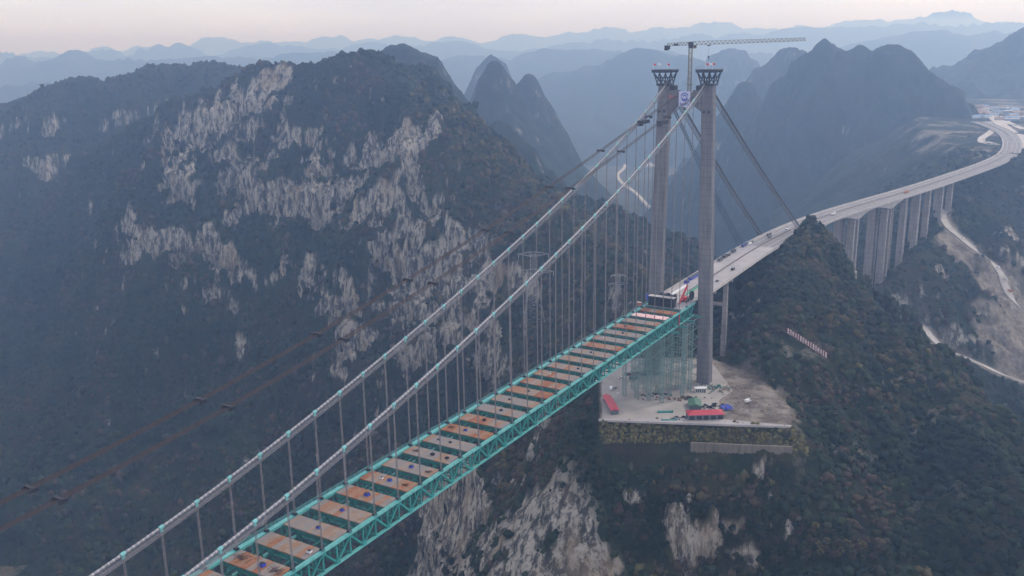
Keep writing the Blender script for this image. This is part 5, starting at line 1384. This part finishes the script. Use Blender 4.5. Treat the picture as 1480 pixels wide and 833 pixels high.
# ================================================================ WOODLAND
def crown_material(name):
    m, nt, b = new_mat(name); N, L = nt.nodes, nt.links
    a = N.new('ShaderNodeAttribute'); a.attribute_name = 'tint'
    r = N.new('ShaderNodeValToRGB'); e = r.color_ramp.elements
    e[0].position = 0.0; e[0].color = (0.008, 0.016, 0.011, 1); e[1].position = 1.0; e[1].color = (0.135, 0.13, 0.055, 1)
    for p, c in ((0.25, (0.016, 0.030, 0.018, 1)), (0.45, (0.030, 0.045, 0.024, 1)), (0.62, (0.044, 0.031, 0.028, 1)), (0.8, (0.066, 0.052, 0.034, 1)), (0.92, (0.078, 0.070, 0.030, 1))):
        x = e.new(p); x.color = c
    L.new(a.outputs['Fac'], r.inputs['Fac']); L.new(r.outputs['Color'], b.inputs['Base Color'])
    b.inputs['Roughness'].default_value = 0.9; b.inputs['Specular IOR Level'].default_value = 0.15
    return m
LEAF = crown_material('foliage'); BARK = mat('bark', (0.06, 0.045, 0.035), 0.95)
import bmesh
def ico(sub):
    bm = bmesh.new(); bmesh.ops.create_icosphere(bm, subdivisions=sub, radius=1.0)
    v = np.array([q.co[:] for q in bm.verts]); f = np.array([[q.index for q in fc.verts] for fc in bm.faces]); bm.free(); return v, f
def crown_variants(sub, n, seed):
    r = np.random.RandomState(seed); v, f = ico(sub); out = []
    for k in range(n):
        w = v.copy(); lob = r.normal(size=(7, 3)); lob /= np.linalg.norm(lob, axis=1)[:, None]
        d = 0.62 + 0.5 * np.max(np.clip(w @ lob.T, 0, 1) ** 5, axis=1) + r.uniform(-.22, .22, len(w))
        w = w * d[:, None]; w[:, 2] = w[:, 2] * 0.95 + 0.55; out.append((w, f))
    return out
def woodland(name, label, X, Y, Z, ol, size, sub, seed, force=None):
    r = np.random.RandomState(seed); n = len(X); var = crown_variants(sub, 6, seed)
    base = 0.27 + 0.55 * fbm(X, Y, 95, 3, 0.6, 101) + 0.25 * fbm(X, Y, 28, 2, 0.6, 102)
    tint = np.clip(base + r.normal(0, 0.21, n) , 0, 0.74)
    tint = np.where(r.uniform(size=n) < 0.75 * ol * sstep(-.2, .4, fbm(X, Y, 45, 3, .6, 103)), r.uniform(.75, .94, n), tint)
    if force: tint = r.uniform(force[0], force[1], n)
    rad = size * 0.5 * np.clip(r.lognormal(-0.16, 0.42, n), .35, 2.1); ang = r.uniform(0, 6.28, n); kk = r.randint(0, 6, n)
    co, fa, ti, off = [], [], [], 0
    for k in range(6):
        s = np.where(kk == k)[0]; v, f = var[k]
        if not len(s): continue
        c, sn = np.cos(ang[s])[:, None], np.sin(ang[s])[:, None]
        x = (v[None, :, 0] * c - v[None, :, 1] * sn) * rad[s][:, None] + X[s][:, None]
        y = (v[None, :, 0] * sn + v[None, :, 1] * c) * rad[s][:, None] + Y[s][:, None]
        z = v[None, :, 2] * rad[s][:, None] * r.uniform(.8, 1.35, len(s))[:, None] + Z[s][:, None]
        co.append(np.stack([x, y, z], -1).reshape(-1, 3)); nv = len(v)
        fa.append((f[None] + (np.arange(len(s)) * nv)[:, None, None] + off).reshape(-1, 3)); off += nv * len(s)
        t = tint[s][:, None] + r.uniform(-.06, .06, (len(s), nv)); ti.append(np.clip(t, 0, 1).ravel())
    co = np.concatenate(co).astype(np.float32); fa = np.concatenate(fa).astype(np.int32); ti = np.concatenate(ti).astype(np.float32)
    me = bpy.data.meshes.new(name); me.vertices.add(len(co)); me.vertices.foreach_set('co', co.ravel())
    me.loops.add(fa.size); me.loops.foreach_set('vertex_index', fa.ravel()); me.polygons.add(len(fa)); me.polygons.foreach_set('loop_start', np.arange(0, fa.size, 3, dtype=np.int32))
    a = me.attributes.new('tint', 'FLOAT', 'POINT'); a.data.foreach_set('value', ti); me.materials.append(LEAF); me.update(calc_edges=True)
    o = bpy.data.objects.new(name, me); root_col.objects.link(o); tag(o, label, kind='stuff'); return o

# clear the deck corridor, the sign and the yard wall, then pick the trees nearest the camera as individuals
def keep(X, Y, Z):
    u, v = uv(X, Y); dc = v - np.interp(u, cl[:, 0], cl[:, 1])
    k = ~((u > 440) & (u < 1900) & (np.abs(dc) < 16.8) & (Z > -204))
    ys = np.interp(X, SL[:, 0], SL[:, 1]); k &= ~((X > sa[0] - 5) & (X < sb[0] + 5) & (Y < ys + 1.5) & (Y > ys - 26))
    k &= ~(poly_sd(X, Y, YARD) < 3) & ~((X > 58) & (X < 206) & (Y < 612) & (poly_sd(X, Y, YARD) < 26))
    for pl in RW.values(): k &= road_dist(X, Y, pl[::2])[0] > 9
    return k
near = []
for name, tr, X, Y, Z, ol in FOREST:
    k = keep(X, Y, Z); X, Y, Z, ol = X[k], Y[k], Z[k], ol[k]
    if name == 'slope' and tr[1] == 330:
        # in frame: bottom right slope
        c, s = math.cos(PITCH), math.sin(PITCH); d = Y * c - Z * s; uu = Y * s + Z * c
        px = 740 + F_PX * X / d; py = 416.5 - F_PX * uu / d
        inside = (px > 900) & (px < 1476) & (py > 660) & (py < 826)
        order = np.where(inside)[0]; order = order[np.argsort(np.hypot(X[order], Y[order]))][:280]
        near = [(X[i], Y[i], Z[i]) for i in order]
        m_ = np.ones(len(X), bool); m_[order] = False; X, Y, Z, ol = X[m_], Y[m_], Z[m_], ol[m_]
        woodland('woodland', 'mixed green and brown woodland covering the near slope, knoll and gorge rim', X, Y, Z, ol, tr[3], 2, 21)
    elif tr[1] == 1000:
        woodland('woodland', 'hazy forest on the long cliff-banded shoulder behind the big mountain', X, Y, Z, ol, tr[3], 1, 24)
    elif tr[1] == 620:
        woodland('woodland', 'dark forest covering the big cliff mountain on the left', X, Y, Z, ol, tr[3], 1, 22)
    else:
        woodland('woodland', 'scrubby woods on the far bank with the winding roads', X, Y, Z, ol, tr[3], 1, 23)

# planted terrace just below the yard wall
rr_ = np.random.RandomState(4)
tx = 60 + 140 * rr_.uniform(size=2600); row = rr_.randint(0, 7, 2600)
ty = 607 - np.maximum(0, tx - 120) * 0.24 - 1.6 - row * 2.2 + rr_.normal(0, .4, 2600)
tz = h_spur(tx, ty)
hd_ = woodland('hedge_planting', 'rows of yellowish green shrubs planted on the bank below the yard wall', tx, ty, tz, np.ones_like(tx) * .95, 2.3, 1, 31, (0.86, 1.0))

def tree_proto(k, crown_col):
    r = np.random.RandomState(50 + k); t = thing('tree', 'x', 'tree', (0, 0, 0))
    H_ = 6.5 + 2 * r.uniform(); m = MB(); m.tube([(0, 0, -1.2), (.1, .05, H_ * .35), (.0, .15, H_ * .7)], .24, 6, .09)
    for q in range(5):
        a = r.uniform(0, 6.28); h = H_ * r.uniform(.3, .6); m.tube([(0.05, .05, h), (math.cos(a) * 1.6, math.sin(a) * 1.6, h + 1.5)], .09, 4, .03)
    m.build('trunk', BARK, t)
    v, f = ico(1); co, fa, ti = [], [], []; off = 0
    for q in range(16):
        a, e = r.uniform(0, 6.28), r.uniform(-.3, 1); rr = H_ * .27 * math.sqrt(max(0, 1 - e * e)) * r.uniform(.6, 1.1); c = np.array([math.cos(a) * rr, math.sin(a) * rr, H_ * (.6 + .28 * e)])
        s = H_ * r.uniform(.09, .16); w = v * (0.8 + r.uniform(-.3, .3, (len(v), 1))) * s + c
        co.append(w); fa += [tuple(x + off) for x in f]; ti += list(np.clip(crown_col + r.normal(0, .07) + r.uniform(-.05, .05, len(v)), 0, 1)); off += len(v)
    for q in range(260):                                # loose leaf sprays break the outline
        d = r.normal(size=3); d /= np.linalg.norm(d); p = d * [H_ * .31, H_ * .31, H_ * .34] * r.uniform(.75, 1.12) + [0, 0, H_ * .66]
        t1 = r.normal(size=3) * .26; t2 = r.normal(size=3) * .26; co.append(np.array([p, p + t1, p + t2])); fa.append((off, off + 1, off + 2)); off += 3; ti += [float(np.clip(crown_col + r.normal(0, .1), 0, 1))] * 3
    co = np.concatenate(co); me = bpy.data.meshes.new('crown'); me.from_pydata(co.tolist(), [], [tuple(int(i) for i in q) for q in fa])
    a = me.attributes.new('tint', 'FLOAT', 'POINT'); a.data.foreach_set('value', np.array(ti, np.float32)); me.materials.append(LEAF); me.update()
    o = bpy.data.objects.new('crown', me); root_col.objects.link(o); o.parent = t
    return t
TK = [(0.12, 'dark green broadleaf tree on the near wooded slope at the bottom of the photo'), (0.40, 'mid green broadleaf tree on the near wooded slope at the bottom of the photo'), (0.62, 'bare brown leafless looking tree on the near wooded slope at the bottom of the photo'), (0.9, 'yellowish olive tree on the near wooded slope at the bottom of the photo')]
tp = [tree_proto(k, c) for k, (c, l) in enumerate(TK)]; usedp = [False] * 4
tr_ = random.Random(2)
for x, y, z in near:
    n = perlin(np.array([x / 60.0]), np.array([y / 60.0]))[0] + tr_.gauss(0, .35)
    k = 0 if n < -.1 else 1 if n < .3 else 2 if n < .75 else 3
    o = tp[k] if not usedp[k] else copy_tree(tp[k]); usedp[k] = True
    o['label'] = TK[k][1]; o['group'] = ('dark green', 'mid green', 'bare brown', 'olive')[k] + ' trees on the near slope'
    o.location = (float(x), float(y), float(z)); o.rotation_euler = (0, 0, tr_.uniform(0, 6.28)); o.scale = (tr_.uniform(.7, 1.15),) * 3
for k in range(4):
    if not usedp[k]: tp[k].location = (300 + 9 * k, 520, float(h_spur(np.array([300.0 + 9 * k]), np.array([520.0]))[0])); tp[k]['label'] = TK[k][1]
# ================================================================ HAZE
hz = MB(); hz.box(-26000, 26000, -1500, 20500, -640, 330)
hm, hnt, hb = new_mat('haze_air')
hnt.nodes.remove(hb)
pv = hnt.nodes.new('ShaderNodeVolumePrincipled')
pv.inputs['Color'].default_value = (*HAZE_COLOR, 1); pv.inputs['Density'].default_value = HAZE_DENSITY
pv.inputs['Absorption Color'].default_value = (1, 1, 1, 1)
pv.inputs['Anisotropy'].default_value = 0.55
hnt.links.new(pv.outputs[0], hnt.nodes['Material Output'].inputs['Volume'])
ho = hz.build('haze', hm); ho['kind'] = 'stuff'
